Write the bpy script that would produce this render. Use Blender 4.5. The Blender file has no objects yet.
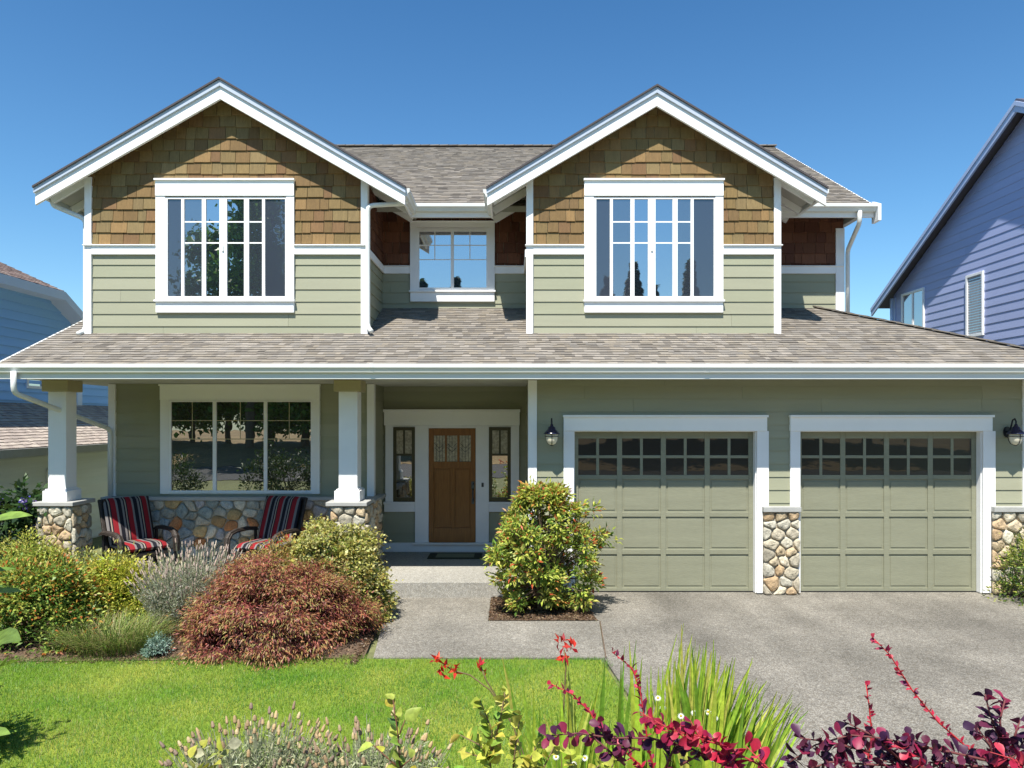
import bpy, math, random
import numpy as np
from mathutils import Vector
S = bpy.context.scene
C = S.collection
F = 730.0; YH = 420.0; EYE = 2.62            # focal length (px), horizon row, eye height

# ------------------------------------------------------------------ camera, sky, sun, exposure
cam = bpy.data.cameras.new("camera"); co = bpy.data.objects.new("camera", cam); C.objects.link(co)
cam.sensor_width = 36; cam.lens = 36*F/1024; cam.shift_y = (YH-384)/1024
cam.clip_start = 0.05; cam.clip_end = 3000
co.location = (0, 0, EYE); co.rotation_euler = (math.pi/2, 0, 0)
S.camera = co
SUNV = Vector((-0.33, -1.0, 1.85)).normalized()
w = bpy.data.worlds.new("World"); S.world = w; w.use_nodes = True
nt = w.node_tree; nt.nodes.clear()
sky = nt.nodes.new("ShaderNodeTexSky"); sky.sky_type = 'NISHITA'; sky.sun_disc = False
sky.sun_elevation = math.asin(SUNV.z); sky.sun_rotation = math.atan2(SUNV.x, SUNV.y) % (2*math.pi)
sky.air_density = 1.0; sky.dust_density = 0.6; sky.ozone_density = 3.6; sky.altitude = 50
bg = nt.nodes.new("ShaderNodeBackground"); bg.inputs[1].default_value = 0.062
wo = nt.nodes.new("ShaderNodeOutputWorld")
tn = nt.nodes.new('ShaderNodeVectorMath'); tn.operation = 'MULTIPLY'; wtc = nt.nodes.new('ShaderNodeTexCoord'); wsx = nt.nodes.new('ShaderNodeSeparateXYZ'); wcr = nt.nodes.new('ShaderNodeValToRGB')   # paler air low over the horizon
we = wcr.color_ramp.elements; we[0].position = .04; we[0].color = (1.45, 1.75, 1.72, 1); we[1].position = .52; we[1].color = (.66, 1.24, 1.56, 1); wm = we.new(.26); wm.color = (.98, 1.52, 1.72, 1)
nt.links.new(wtc.outputs['Generated'], wsx.inputs[0]); nt.links.new(wsx.outputs[2], wcr.inputs[0]); nt.links.new(wcr.outputs[0], tn.inputs[1])
nt.links.new(sky.outputs[0], tn.inputs[0]); nt.links.new(tn.outputs[0], bg.inputs[0]); nt.links.new(bg.outputs[0], wo.inputs[0])
sl = bpy.data.lights.new("sun", 'SUN'); sl.energy = 5.0; sl.angle = math.radians(0.5); sl.color = (1.0, 0.95, 0.86)
so = bpy.data.objects.new("sun", sl); C.objects.link(so)
so.rotation_euler = (-SUNV).to_track_quat('-Z', 'Y').to_euler(); so.location = (-20, -40, 60)
S.view_settings.view_transform = 'Standard'; S.view_settings.look = 'None'
S.view_settings.exposure = 0.74; S.view_settings.gamma = 1.0
S.view_settings.use_curve_mapping = False

# ------------------------------------------------------------------ helpers
def X(px, d): return (px-512)*d/F
def Z(py, d): return EYE+(YH-py)*d/F
def P(px, py, d): return Vector((X(px, d), d, Z(py, d)))
def origin_of(o):
    v = Vector((0, 0, 0))
    while o is not None: v += o.location; o = o.parent
    return v
def thing(name, label, cat, loc=(0, 0, 0), group=None):
    o = bpy.data.objects.new(name, None); C.objects.link(o); o.location = loc
    o.empty_display_size = 0.2
    o["label"] = label; o["category"] = cat
    if group: o["group"] = group
    return o
def copy_thing(root, loc, rz, label):
    r = root.copy(); C.objects.link(r); r.location = loc; r.rotation_euler = (0, 0, rz); r["label"] = label
    for ch in list(root.children):
        c = ch.copy(); C.objects.link(c); c.parent = r
        for g in list(ch.children):
            k = g.copy(); C.objects.link(k); k.parent = c
    return r

def link_mesh(name, verts, faces, mat, parent=None, cols=None, smooth=False, local=False, bevel=0.0, kind=None):
    me = bpy.data.meshes.new(name)
    off = Vector((0, 0, 0)) if (local or parent is None) else origin_of(parent)
    if isinstance(verts, np.ndarray):
        vv = verts - np.array(off); n = len(vv)
        me.vertices.add(n); me.vertices.foreach_set("co", vv.astype(np.float32).ravel())
        fa = np.asarray(faces, dtype=np.int32); k = fa.shape[1]
        me.loops.add(fa.size); me.loops.foreach_set("vertex_index", fa.ravel())
        me.polygons.add(len(fa)); me.polygons.foreach_set("loop_start", np.arange(0, fa.size, k, dtype=np.int32))
        me.update(calc_edges=True); me.validate()
    else:
        me.from_pydata([tuple(Vector(v)-off) for v in verts], [], faces); me.update()
    if cols is not None:
        at = me.attributes.new("col", 'FLOAT_COLOR', 'FACE')
        ca = np.ones((len(me.polygons), 4), dtype=np.float32); ca[:, :3] = np.asarray(cols, dtype=np.float32)[:len(me.polygons), :3]
        at.data.foreach_set("color", ca.ravel())
    if smooth: me.polygons.foreach_set("use_smooth", np.ones(len(me.polygons), dtype=bool))
    me.materials.append(mat)
    o = bpy.data.objects.new(name, me); C.objects.link(o)
    if parent is not None: o.parent = parent
    if bevel:
        m = o.modifiers.new("bevel", 'BEVEL'); m.width = bevel; m.segments = 2; m.limit_method = 'ANGLE'; m.angle_limit = math.radians(50)
    if kind: o["kind"] = kind
    return o

class MB:
    def __init__(s): s.v = []; s.f = []; s.c = []; s.col = (1, 1, 1); s.st = []
    def mark(s): s.st.append((len(s.v), len(s.f)))
    def face(s, pts):
        i = len(s.v); s.v += [tuple(p) for p in pts]; s.f.append(tuple(range(i, i+len(pts)))); s.c.append(s.col)
    def idx(s, pts, faces):
        i = len(s.v); s.v += [tuple(p) for p in pts]
        for f in faces: s.f.append(tuple(i+k for k in f)); s.c.append(s.col)
    def box(s, x0, x1, y0, y1, z0, z1):
        s.mark()
        if x0 > x1: x0, x1 = x1, x0
        if y0 > y1: y0, y1 = y1, y0
        if z0 > z1: z0, z1 = z1, z0
        p = [(x0,y0,z0),(x1,y0,z0),(x1,y1,z0),(x0,y1,z0),(x0,y0,z1),(x1,y0,z1),(x1,y1,z1),(x0,y1,z1)]
        s.idx(p, [(0,3,2,1),(4,5,6,7),(0,1,5,4),(1,2,6,5),(2,3,7,6),(3,0,4,7)]); return s
    def obox(s, a, b, wx, wz, up=(0, 0, 1)):
        """bar from a to b, section wx across and wz along up"""
        s.mark()
        a = Vector(a); b = Vector(b); t = (b-a).normalized(); up = Vector(up)
        r = t.cross(up).normalized(); u = r.cross(t).normalized()
        p = []
        for q in (a, b):
            for (i, j) in ((-1,-1),(1,-1),(1,1),(-1,1)): p.append(q+r*(i*wx/2)+u*(j*wz/2))
        s.idx(p, [(0,1,2,3),(7,6,5,4),(0,4,5,1),(1,5,6,2),(2,6,7,3),(3,7,4,0)]); return s
    def prism(s, pts, ext):
        """extrude a polygon (3-D points) by a vector"""
        s.mark()
        ext = Vector(ext); n = len(pts); a = [Vector(p) for p in pts]; b = [p+ext for p in a]
        nr = Vector((0, 0, 0))
        for i in range(n): nr += a[i].cross(a[(i+1) % n])
        fl = nr.dot(ext) > 0
        fs = [tuple(reversed(range(n))) if fl else tuple(range(n)), tuple(range(n, 2*n)) if fl else tuple(reversed(range(n, 2*n)))]
        for i in range(n):
            j = (i+1) % n
            fs.append((i, j, n+j, n+i) if fl else (j, i, n+i, n+j))
        s.idx(a+b, fs); return s
    def tube(s, pts, r, n=6, cap=True):
        s.mark()
        pts = [Vector(p) for p in pts]; rs = r if hasattr(r, '__len__') else [r]*len(pts)
        base = []; prev = None
        for i, p in enumerate(pts):
            t = (pts[min(i+1, len(pts)-1)]-pts[max(i-1, 0)])
            t = t.normalized() if t.length > 1e-9 else Vector((0, 0, 1))
            if prev is None: a = t.orthogonal().normalized()
            else:
                a = prev-t*prev.dot(t); a = a.normalized() if a.length > 1e-6 else t.orthogonal().normalized()
            prev = a; b = t.cross(a)
            for k in range(n):
                an = 2*math.pi*k/n; base.append(p+(a*math.cos(an)+b*math.sin(an))*rs[i])
        fs = []
        for i in range(len(pts)-1):
            for k in range(n): fs.append((i*n+k, i*n+(k+1) % n, (i+1)*n+(k+1) % n, (i+1)*n+k))
        if cap: fs.append(tuple(reversed(range(n)))); fs.append(tuple(range((len(pts)-1)*n, len(pts)*n)))
        s.idx(base, fs); return s
    def lathe(s, c, prof, n=16, axis=(0, 0, 1)):
        c = Vector(c); pts = []; fs = []
        for (r, z) in prof:
            for k in range(n):
                an = 2*math.pi*k/n; pts.append(c+Vector((r*math.cos(an), r*math.sin(an), z)))
        for i in range(len(prof)-1):
            for k in range(n): fs.append((i*n+k, i*n+(k+1) % n, (i+1)*n+(k+1) % n, (i+1)*n+k))
        s.idx(pts, fs); return s
    def build(s, name, mat, parent=None, smooth=False, local=False, bevel=0.0, kind=None):
        return link_mesh(name, s.v, s.f, mat, parent, s.c, smooth, local, bevel, kind)

def build_each(B, name, mat, parent, smooth=False, local=False, bevel=0.0, limit=100, rest=None):
    """one object per piece collected in B (each box, bar, prism, tube or clad face)"""
    st = sorted(set(B.st))+[(len(B.v), len(B.f))]; out = []
    pc = [(a, b) for a, b in zip(st[:-1], st[1:]) if b[1] > a[1]]
    for (v0, f0), (v1, f1) in pc[:limit]:
        out.append(link_mesh(name, B.v[v0:v1], [tuple(i-v0 for i in f) for f in B.f[f0:f1]], mat, parent, B.c[f0:f1], smooth, local, bevel))
    if len(pc) > limit:
        v0, f0 = pc[limit][0]
        out.append(link_mesh(rest or name, B.v[v0:], [tuple(i-v0 for i in f) for f in B.f[f0:]], mat, parent, B.c[f0:], smooth, local, bevel, 'stuff'))
    return out
def clip(poly, a, b):
    """keep what lies left of the line a->b (2-D)"""
    out = []; n = len(poly)
    def sd(p): return (b[0]-a[0])*(p[1]-a[1])-(b[1]-a[1])*(p[0]-a[0])
    for i in range(n):
        p, q = poly[i], poly[(i+1) % n]; sp, sq = sd(p), sd(q)
        if sp >= 0: out.append(p)
        if (sp >= 0) != (sq >= 0):
            t = sp/(sp-sq); out.append((p[0]+(q[0]-p[0])*t, p[1]+(q[1]-p[1])*t))
    return out
def clip_convex(poly, conv):
    for i in range(len(conv)):
        poly = clip(poly, conv[i], conv[(i+1) % len(conv)])
        if len(poly) < 3: return []
    return poly

def tabs(B, O, u, v, conv, expo, wmin, wmax, tb, tt, gap, palette, seed, jit=0.0, bright=0.12):
    """overlapping boards / shingles laid on a plane, courses along u, clipped to the convex polygon conv (ccw, uv)"""
    B.mark(); rnd = random.Random(seed); O = Vector(O); u = Vector(u).normalized(); v = Vector(v).normalized(); n = u.cross(v)
    us = [p[0] for p in conv]; vs = [p[1] for p in conv]
    k0 = math.floor(min(vs)/expo); k1 = math.ceil(max(vs)/expo)
    for k in range(k0, k1):
        v0 = k*expo; x = min(us)-rnd.random()*wmin
        while x < max(us):
            wd = rnd.uniform(wmin, wmax); x1 = x+wd
            vb = v0+(rnd.uniform(-jit, jit)); ex = rnd.uniform(0, jit*0.4); t0 = tb+ex
            v1 = v0+expo+jit+0.004
            c = palette[rnd.randrange(len(palette))]; g = 1+rnd.uniform(-bright, bright)
            B.col = (c[0]*g, c[1]*g, c[2]*g)
            cell = [(x+gap, vb), (x1-gap, vb), (x1-gap, v1), (x+gap, v1)]
            poly = clip_convex(cell, conv)
            def lift(q): return t0+(tt-t0)*(q[1]-vb)/(v1-vb)
            if len(poly) >= 3:
                B.face([O+u*q[0]+v*q[1]+n*lift(q) for q in poly])
                m = len(poly)
                for i in range(m):
                    p, q = poly[i], poly[(i+1) % m]
                    low = abs(p[1]-vb) < 1e-6 and abs(q[1]-vb) < 1e-6
                    side = gap > 0 and abs(p[0]-q[0]) < 1e-6
                    if low or side:
                        B.face([O+u*p[0]+v*p[1]-n*0.002, O+u*q[0]+v*q[1]-n*0.002, O+u*q[0]+v*q[1]+n*lift(q), O+u*p[0]+v*p[1]+n*lift(p)])
            x = x1
    return B

def stones(B, O, u, v, wd, ht, size, seed, depth=0.05, pal=None):
    """a fieldstone face: relaxed cells, rounded and domed, on a mortar bed"""
    rnd = random.Random(seed); O = Vector(O); u = Vector(u); v = Vector(v); n = u.cross(v)
    nx = max(1, round(wd/size)); ny = max(1, round(ht/(size*0.66)))
    pts = [((i+0.5+rnd.uniform(-.40, .40)+(0.25 if j % 2 else -0.25)*(nx > 1))*wd/nx, (j+0.5+rnd.uniform(-.36, .36))*ht/ny) for i in range(nx) for j in range(ny)]
    def cells():
        out = []
        for i, p in enumerate(pts):
            poly = [(0, 0), (wd, 0), (wd, ht), (0, ht)]
            for j, q in enumerate(pts):
                if i == j or abs(q[0]-p[0]) > 3*size or abs(q[1]-p[1]) > 3*size: continue
                mx, my = (p[0]+q[0])/2, (p[1]+q[1])/2; dx, dy = q[0]-p[0], q[1]-p[1]
                poly = clip(poly, (mx, my), (mx-dy, my+dx)) if True else poly
                if len(poly) < 3: break
            out.append(poly)
        return out
    # one relaxing step keeps sizes uneven but usable
    for _ in range(0):
        cs = cells()
        pts = [((p[0]+sum(a[0] for a in c)/len(c))/2, (p[1]+sum(a[1] for a in c)/len(c))/2) if len(c) > 2 else p for p, c in zip(pts, cs)]
    for c in cells():
        if len(c) < 3: continue
        cx = sum(a[0] for a in c)/len(c); cy = sum(a[1] for a in c)/len(c)
        rad = sum(math.hypot(a[0]-cx, a[1]-cy) for a in c)/len(c)
        k = max(0.5, 1-0.008/max(rad, .03)-.01)
        q = [(cx+(a[0]-cx)*k, cy+(a[1]-cy)*k) for a in c]
        for _ in range(3):
            r = []
            for i in range(len(q)):
                a, b = q[i], q[(i+1) % len(q)]
                r += [(a[0]*.8+b[0]*.2, a[1]*.8+b[1]*.2), (a[0]*.2+b[0]*.8, a[1]*.2+b[1]*.8)]
            q = r
        g = rnd.uniform(.8, 1.15); cc = pal[rnd.randrange(len(pal))]; B.col = (cc[0]*g, cc[1]*g, cc[2]*g)
        m = len(q); dp = depth*rnd.uniform(.7, 1.15); rings = []
        tx, ty = rnd.uniform(-.2, .2), rnd.uniform(-.2, .2)
        for (sc, hh) in ((1.0, 0.0), (0.97, .45), (.88, .78), (.66, .94), (.34, 1.0)):
            ring = []
            for a in q:
                bx, by = (a[0]-cx)*sc, (a[1]-cy)*sc
                e = hh*dp*(1+tx*bx/rad+ty*by/rad)*(1+.16*math.sin(5*bx/rad+cx*31)*math.cos(4*by/rad+cy*17)+.07*math.sin(11*bx/rad+cy*13))
                ring.append(O+u*(cx+bx)+v*(cy+by)+n*e)
            rings.append(ring)
        fs = []
        for i in range(len(rings)-1):
            for j in range(m): fs.append((i*m+j, i*m+(j+1) % m, (i+1)*m+(j+1) % m, (i+1)*m+j))
        fs.append(tuple((len(rings)-1)*m+j for j in range(m)))
        B.idx([p for r in rings for p in r], fs)
    return B

# ------------------------------------------------------------------ materials
def new_mat(name):
    m = bpy.data.materials.new(name); m.use_nodes = True; nt = m.node_tree
    b = nt.nodes["Principled BSDF"]; return m, nt, b
def mat(name, col=(1, 1, 1), rough=.55, var=.10, scale=3.0, bump=0.0, bscale=60.0, attr=False, spec=.4, stretch=(1, 1, 1), fine=0.0, fscale=120.0, metal=0.0):
    m, nt, b = new_mat(name); N = nt.nodes.new; L = nt.links.new
    b.inputs["Roughness"].default_value = rough; b.inputs["Specular IOR Level"].default_value = spec; b.inputs["Metallic"].default_value = metal
    tc = N("ShaderNodeTexCoord"); mp = N("ShaderNodeMapping"); mp.inputs["Scale"].default_value = stretch; L(tc.outputs["Object"], mp.inputs[0])
    nz = N("ShaderNodeTexNoise"); nz.inputs["Scale"].default_value = scale; nz.inputs["Detail"].default_value = 6; nz.inputs["Roughness"].default_value = .6
    L(mp.outputs[0], nz.inputs[0])
    mr = N("ShaderNodeMapRange"); mr.inputs[1].default_value = .25; mr.inputs[2].default_value = .75
    mr.inputs[3].default_value = 1-var; mr.inputs[4].default_value = 1+var; L(nz.outputs["Fac"], mr.inputs[0])
    val = mr.outputs[0]
    if fine:
        n2 = N("ShaderNodeTexNoise"); n2.inputs["Scale"].default_value = fscale; n2.inputs["Detail"].default_value = 3; L(mp.outputs[0], n2.inputs[0])
        m2 = N("ShaderNodeMapRange"); m2.inputs[1].default_value = .3; m2.inputs[2].default_value = .7; m2.inputs[3].default_value = 1-fine; m2.inputs[4].default_value = 1+fine
        L(n2.outputs["Fac"], m2.inputs[0]); mm = N("ShaderNodeMath"); mm.operation = 'MULTIPLY'; L(val, mm.inputs[0]); L(m2.outputs[0], mm.inputs[1]); val = mm.outputs[0]
    mx = N("ShaderNodeVectorMath"); mx.operation = 'SCALE'; L(val, mx.inputs["Scale"])
    if attr:
        a = N("ShaderNodeAttribute"); a.attribute_name = "col"
        ml = N("ShaderNodeVectorMath"); ml.operation = 'MULTIPLY'; L(a.outputs["Color"], ml.inputs[0]); ml.inputs[1].default_value = col; L(ml.outputs[0], mx.inputs[0])
    else: mx.inputs[0].default_value = col
    L(mx.outputs[0], b.inputs["Base Color"])
    if bump:
        nb = N("ShaderNodeTexNoise"); nb.inputs["Scale"].default_value = bscale; nb.inputs["Detail"].default_value = 4; L(mp.outputs[0], nb.inputs[0])
        bp = N("ShaderNodeBump"); bp.inputs["Strength"].default_value = bump; bp.inputs["Distance"].default_value = .01; L(nb.outputs["Fac"], bp.inputs["Height"]); L(bp.outputs[0], b.inputs["Normal"])
    return m
def leaf_mat(name, trans=.35, rough=.45, spec=.35):
    m, nt, b = new_mat(name); N = nt.nodes.new; L = nt.links.new
    a = N("ShaderNodeAttribute"); a.attribute_name = "col"
    b.inputs["Roughness"].default_value = rough; b.inputs["Specular IOR Level"].default_value = spec
    tc = N("ShaderNodeTexCoord"); nz = N("ShaderNodeTexNoise"); nz.inputs["Scale"].default_value = 38; nz.inputs["Detail"].default_value = 4; L(tc.outputs["Object"], nz.inputs[0])
    mr = N("ShaderNodeMapRange"); mr.inputs[1].default_value = .3; mr.inputs[2].default_value = .7; mr.inputs[3].default_value = .72; mr.inputs[4].default_value = 1.28; L(nz.outputs["Fac"], mr.inputs[0])
    sc = N("ShaderNodeVectorMath"); sc.operation = 'SCALE'; L(a.outputs["Color"], sc.inputs[0]); L(mr.outputs[0], sc.inputs["Scale"])
    L(sc.outputs[0], b.inputs["Base Color"])
    t = N("ShaderNodeBsdfTranslucent"); L(sc.outputs[0], t.inputs[0])
    x = N("ShaderNodeMixShader"); x.inputs[0].default_value = trans; L(b.outputs[0], x.inputs[1]); L(t.outputs[0], x.inputs[2])
    L(x.outputs[0], nt.nodes["Material Output"].inputs[0]); return m
def glass_mat(name, refl, base=(.012, .014, .016), tint=(1, 1, 1), wob=.02):
    m, nt, b = new_mat(name); N = nt.nodes.new; L = nt.links.new
    b.inputs["Base Color"].default_value = (*base, 1); b.inputs["Roughness"].default_value = .3
    g = N("ShaderNodeBsdfGlossy"); g.inputs["Roughness"].default_value = .004; g.inputs["Color"].default_value = (*tint, 1)
    tc = N("ShaderNodeTexCoord"); nz = N("ShaderNodeTexNoise"); nz.inputs["Scale"].default_value = 2.2; L(tc.outputs["Object"], nz.inputs[0])
    bp = N("ShaderNodeBump"); bp.inputs["Strength"].default_value = wob; bp.inputs["Distance"].default_value = .05; L(nz.outputs["Fac"], bp.inputs["Height"]); L(bp.outputs[0], g.inputs["Normal"])
    lw = N("ShaderNodeFresnel"); lw.inputs[0].default_value = 1.5
    mr = N("ShaderNodeMapRange"); mr.inputs[1].default_value = .04; mr.inputs[2].default_value = 1; mr.inputs[3].default_value = refl; mr.inputs[4].default_value = 1; L(lw.outputs[0], mr.inputs[0])
    x = N("ShaderNodeMixShader"); L(mr.outputs[0], x.inputs[0]); L(b.outputs[0], x.inputs[1]); L(g.outputs[0], x.inputs[2]); L(x.outputs[0], nt.nodes["Material Output"].inputs[0]); return m

M = {}
M['white'] = mat('white_paint', (.86, .86, .86), .45, .05, 2.0, .03, 40)
M['header'] = mat('white_header_lit', (.93, .93, .92), .4, .03, 2.0, .03, 40)  # trim white lightened to hold the bright light on the headers
M['shade_trim'] = mat('sky_shade_white_trim', (.47, .53, .63), .35, .04, 2.0)  # upper barge boards: blue-grey sky shade painted into their white
M['gutter'] = mat('gutter_enamel', (.72, .74, .72), .32, .05, 1.5)
M['soffit'] = mat('dark_soffit_boards', (.50, .50, .46), .7, .15, 4, .1, 30)
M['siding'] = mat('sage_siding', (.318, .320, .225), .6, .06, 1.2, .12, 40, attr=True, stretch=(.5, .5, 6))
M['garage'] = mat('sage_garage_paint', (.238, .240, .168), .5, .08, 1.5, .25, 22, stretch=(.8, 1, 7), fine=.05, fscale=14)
M['shake'] = mat('cedar_shake', (1, 1, 1), .8, .18, 4, .35, 30, attr=True, stretch=(9, 9, 1), fine=.12, fscale=20)
M['roof'] = mat('asphalt_shingle', (1, 1, 1), .9, .10, 2.5, .4, 180, attr=True, fine=.16, fscale=140, spec=.2)
M['stone'] = mat('fieldstone', (1, 1, 1), .85, .26, 11, .9, 34, attr=True, fine=.22, fscale=48, spec=.25)
M['mortar'] = mat('mortar', (.30, .27, .22), .9, .15, 8, .4, 70)
M['cap'] = mat('cast_stone_cap', (.38, .38, .36), .8, .12, 5, .3, 70)
M['tanwood'] = mat('capital_paint', (.42, .37, .22), .55, .06, 3)
M['door'] = mat('stained_fir', (.26, .105, .026), .32, .30, 5, .08, 30, stretch=(9, 9, .8))
M['bronze'] = mat('olive_bronze_frame', (.075, .062, .028), .4, .08, 4)
M['black'] = mat('black_metal', (.012, .012, .016), .35, .1, 8)
M['navy'] = mat('lantern_enamel', (.012, .014, .045), .22, .1, 8, spec=.6)
M['steel'] = mat('door_hardware', (.10, .11, .13), .3, .1, 8, metal=.8)
M['glass'] = glass_mat('window_glass', .52, (.01, .013, .018))
M['glass_screen'] = glass_mat('screened_glass', .30, (.03, .035, .045))
M['glass_porch'] = glass_mat('porch_glass', .40, (.010, .010, .008))
M['glass_dark'] = glass_mat('garage_glass', .05, (.006, .006, .005))
M['glass_lead'] = mat('leaded_glass', (.42, .36, .25), .12, .5, 28, .5, 55, spec=.9)
M['screen'] = glass_mat('insect_screen', .10, (.035, .042, .058))
M['curtain'] = mat('curtain', (.33, .36, .40), .8, .2, 9, stretch=(8, 8, .4))
M['lampglass'] = mat('frosted_glass', (.75, .70, .55), .25, .06, 5)
M['leaf'] = leaf_mat('foliage', .32)
M['petal'] = leaf_mat('petals', .35, .6)
M['stem'] = mat('stems', (1, 1, 1), .7, .15, 12, attr=True)
M['bluesiding'] = mat('blue_siding', (.33, .60, .98), .6, .05, 1.5, .1, 40, attr=True, stretch=(.5, .5, 6))
M['greysiding'] = mat('lilac_grey_siding', (.36, .42, .66), .6, .05, 1.5, .1, 40, attr=True, stretch=(.5, .5, 6))
M['beigesiding'] = mat('beige_siding', (.68, .73, .78), .6, .05, 1.5, .1, 40, attr=True, stretch=(.5, .5, 6))
M['rake'] = mat('slate_blue_trim', (.40, .49, .70), .5, .04, 2)
M['bluetrim'] = mat('pale_blue_trim', (.74, .81, .94), .5, .04, 2)
M['soil'] = mat('bark_mulch', (.115, .075, .048), .95, .35, 5, .9, 60, fine=.45, fscale=45)
M['drygrass'] = mat('dry_grass', (.24, .17, .08), .95, .3, .5, .5, 20, fine=.25, fscale=9)
M['earth'] = mat('earth', (.16, .17, .07), .95, .25, .4, .4, 10, fine=.2, fscale=12)
M['road'] = mat('asphalt_road', (.06, .06, .06), .9, .15, 2, .3, 90, fine=.2, fscale=90)
M['wicker'] = mat('woven_wicker', (.040, .030, .024), .5, .35, 60, .9, 110)
M['mat'] = mat('rubber_mat', (.03, .035, .02), .9, .2, 30, .5, 90)
M['mat2'] = mat('mat_centre', (.18, .20, .13), .9, .2, 30, .5, 90)

def concrete(name, base, dark, stain=.25, vscale=85):
    m, nt, b = new_mat(name); N = nt.nodes.new; L = nt.links.new
    tc = N("ShaderNodeTexCoord"); b.inputs["Roughness"].default_value = .85; b.inputs["Specular IOR Level"].default_value = .25
    vo = N("ShaderNodeTexVoronoi"); vo.inputs["Scale"].default_value = vscale; L(tc.outputs["Object"], vo.inputs[0])
    sx = N("ShaderNodeSeparateColor"); L(vo.outputs["Color"], sx.inputs[0])
    cr = N("ShaderNodeValToRGB"); e = cr.color_ramp.elements
    e[0].color = (*dark, 1); e[1].color = (*base, 1); e[0].position = 0.0; e[1].position = .75
    k = e.new(.93); k.color = (base[0]*1.35, base[1]*1.32, base[2]*1.25, 1); k = e.new(.3); k.color = (base[0]*.72, base[1]*.66, base[2]*.58, 1)
    L(sx.outputs[0], cr.inputs[0])
    nz = N("ShaderNodeTexNoise"); nz.inputs["Scale"].default_value = .7; nz.inputs["Detail"].default_value = 7; nz.inputs["Roughness"].default_value = .65; L(tc.outputs["Object"], nz.inputs[0])
    mr = N("ShaderNodeMapRange"); mr.inputs[1].default_value = .3; mr.inputs[2].default_value = .7; mr.inputs[3].default_value = 1-stain; mr.inputs[4].default_value = 1+stain*.6; L(nz.outputs["Fac"], mr.inputs[0])
    n3 = N("ShaderNodeTexNoise"); n3.inputs["Scale"].default_value = 16; n3.inputs["Detail"].default_value = 5; L(tc.outputs["Object"], n3.inputs[0])
    m3 = N("ShaderNodeMapRange"); m3.inputs[1].default_value = .3; m3.inputs[2].default_value = .7; m3.inputs[3].default_value = .86; m3.inputs[4].default_value = 1.14; L(n3.outputs["Fac"], m3.inputs[0])
    mm = N("ShaderNodeMath"); mm.operation = 'MULTIPLY'; L(mr.outputs[0], mm.inputs[0]); L(m3.outputs[0], mm.inputs[1])
    mp = N("ShaderNodeMapping"); mp.inputs["Scale"].default_value = (1.25, .16, 1); L(tc.outputs["Object"], mp.inputs[0])
    n4 = N("ShaderNodeTexNoise"); n4.inputs["Scale"].default_value = 1.0; n4.inputs["Detail"].default_value = 3; L(mp.outputs[0], n4.inputs[0])
    m4 = N("ShaderNodeMapRange"); m4.inputs[1].default_value = .35; m4.inputs[2].default_value = .65; m4.inputs[3].default_value = 1-stain*.6; m4.inputs[4].default_value = 1.06; L(n4.outputs["Fac"], m4.inputs[0])
    m5 = N("ShaderNodeMath"); m5.operation = 'MULTIPLY'; L(mm.outputs[0], m5.inputs[0]); L(m4.outputs[0], m5.inputs[1]); mm = m5
    sc = N("ShaderNodeVectorMath"); sc.operation = 'SCALE'; L(cr.outputs[0], sc.inputs[0]); L(mm.outputs[0], sc.inputs["Scale"]); L(sc.outputs[0], b.inputs["Base Color"])
    bp = N("ShaderNodeBump"); bp.inputs["Strength"].default_value = .4; bp.inputs["Distance"].default_value = .004; L(vo.outputs["Distance"], bp.inputs["Height"]); L(bp.outputs[0], b.inputs["Normal"])
    return m
M['drive'] = concrete('exposed_aggregate', (.240, .228, .204), (.12, .112, .10), .34, 105)
M['walk'] = concrete('aggregate_walk_lit', (.262, .250, .224), (.135, .128, .114), .30, 105)  # driveway aggregate, paled to paint in the stronger light on the walk
M['porch'] = concrete('brushed_concrete', (.36, .355, .33), (.29, .285, .27), .12, 140)

def lawn_mat():
    m, nt, b = new_mat('lawn_turf'); N = nt.nodes.new; L = nt.links.new
    tc = N("ShaderNodeTexCoord"); b.inputs["Roughness"].default_value = .9; b.inputs["Specular IOR Level"].default_value = .2
    n1 = N("ShaderNodeTexNoise"); n1.inputs["Scale"].default_value = 1.1; n1.inputs["Detail"].default_value = 5; L(tc.outputs["Object"], n1.inputs[0])
    cr = N("ShaderNodeValToRGB"); e = cr.color_ramp.elements; e[0].position = .35; e[0].color = (.12, .22, .015, 1); e[1].position = .68; e[1].color = (.28, .30, .045, 1); L(n1.outputs["Fac"], cr.inputs[0])
    L(cr.outputs[0], b.inputs["Base Color"]); return m
M['lawn'] = lawn_mat()
# ------------------------------------------------------------------ ground, paving, lawn
def sheet(name, pts, z, mat, kind='structure'):
    B = MB()
    if name in ('walkway', 'driveway'): B.prism([(p[0], p[1], z) for p in pts], (0, 0, -.12))
    else: B.face([(p[0], p[1], p[2] if len(p) > 2 else z) for p in pts])
    return B.build(name, mat, None, kind=kind)
sheet('ground', [(-900, -40, 0), (900, -40, 0), (900, 900, 0), (-900, 900, 0)], -.02, M['earth'])
bpy.data.objects['ground'].data.vertices.foreach_set("co", np.array([(-900, -40, -.03), (900, -40, -.03), (900, 900, -.03), (-900, 900, -.03)], dtype=np.float32).ravel())
sheet('driveway', [(1.25, -7), (9.6, -7), (8.2, 10.2), (7.35, 11.3), (.9, 11.3), (1.14, 9.46), (1.02, 8.0), (1.15, 6.5)], .0, M['drive'])
sheet('walkway', [(-1.52, 8.0), (1.015, 8.0), (1.13, 9.46), (-.31, 9.462), (-.31, 10.72), (-1.9, 10.72), (-1.66, 9.4)], .016, M['walk'])
sheet('planting_bed_left', [(-10, 7.75), (-1.62, 8.0), (-1.72, 9.4), (-1.95, 10.72), (-10, 10.72)], .012, M['soil'])
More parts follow.
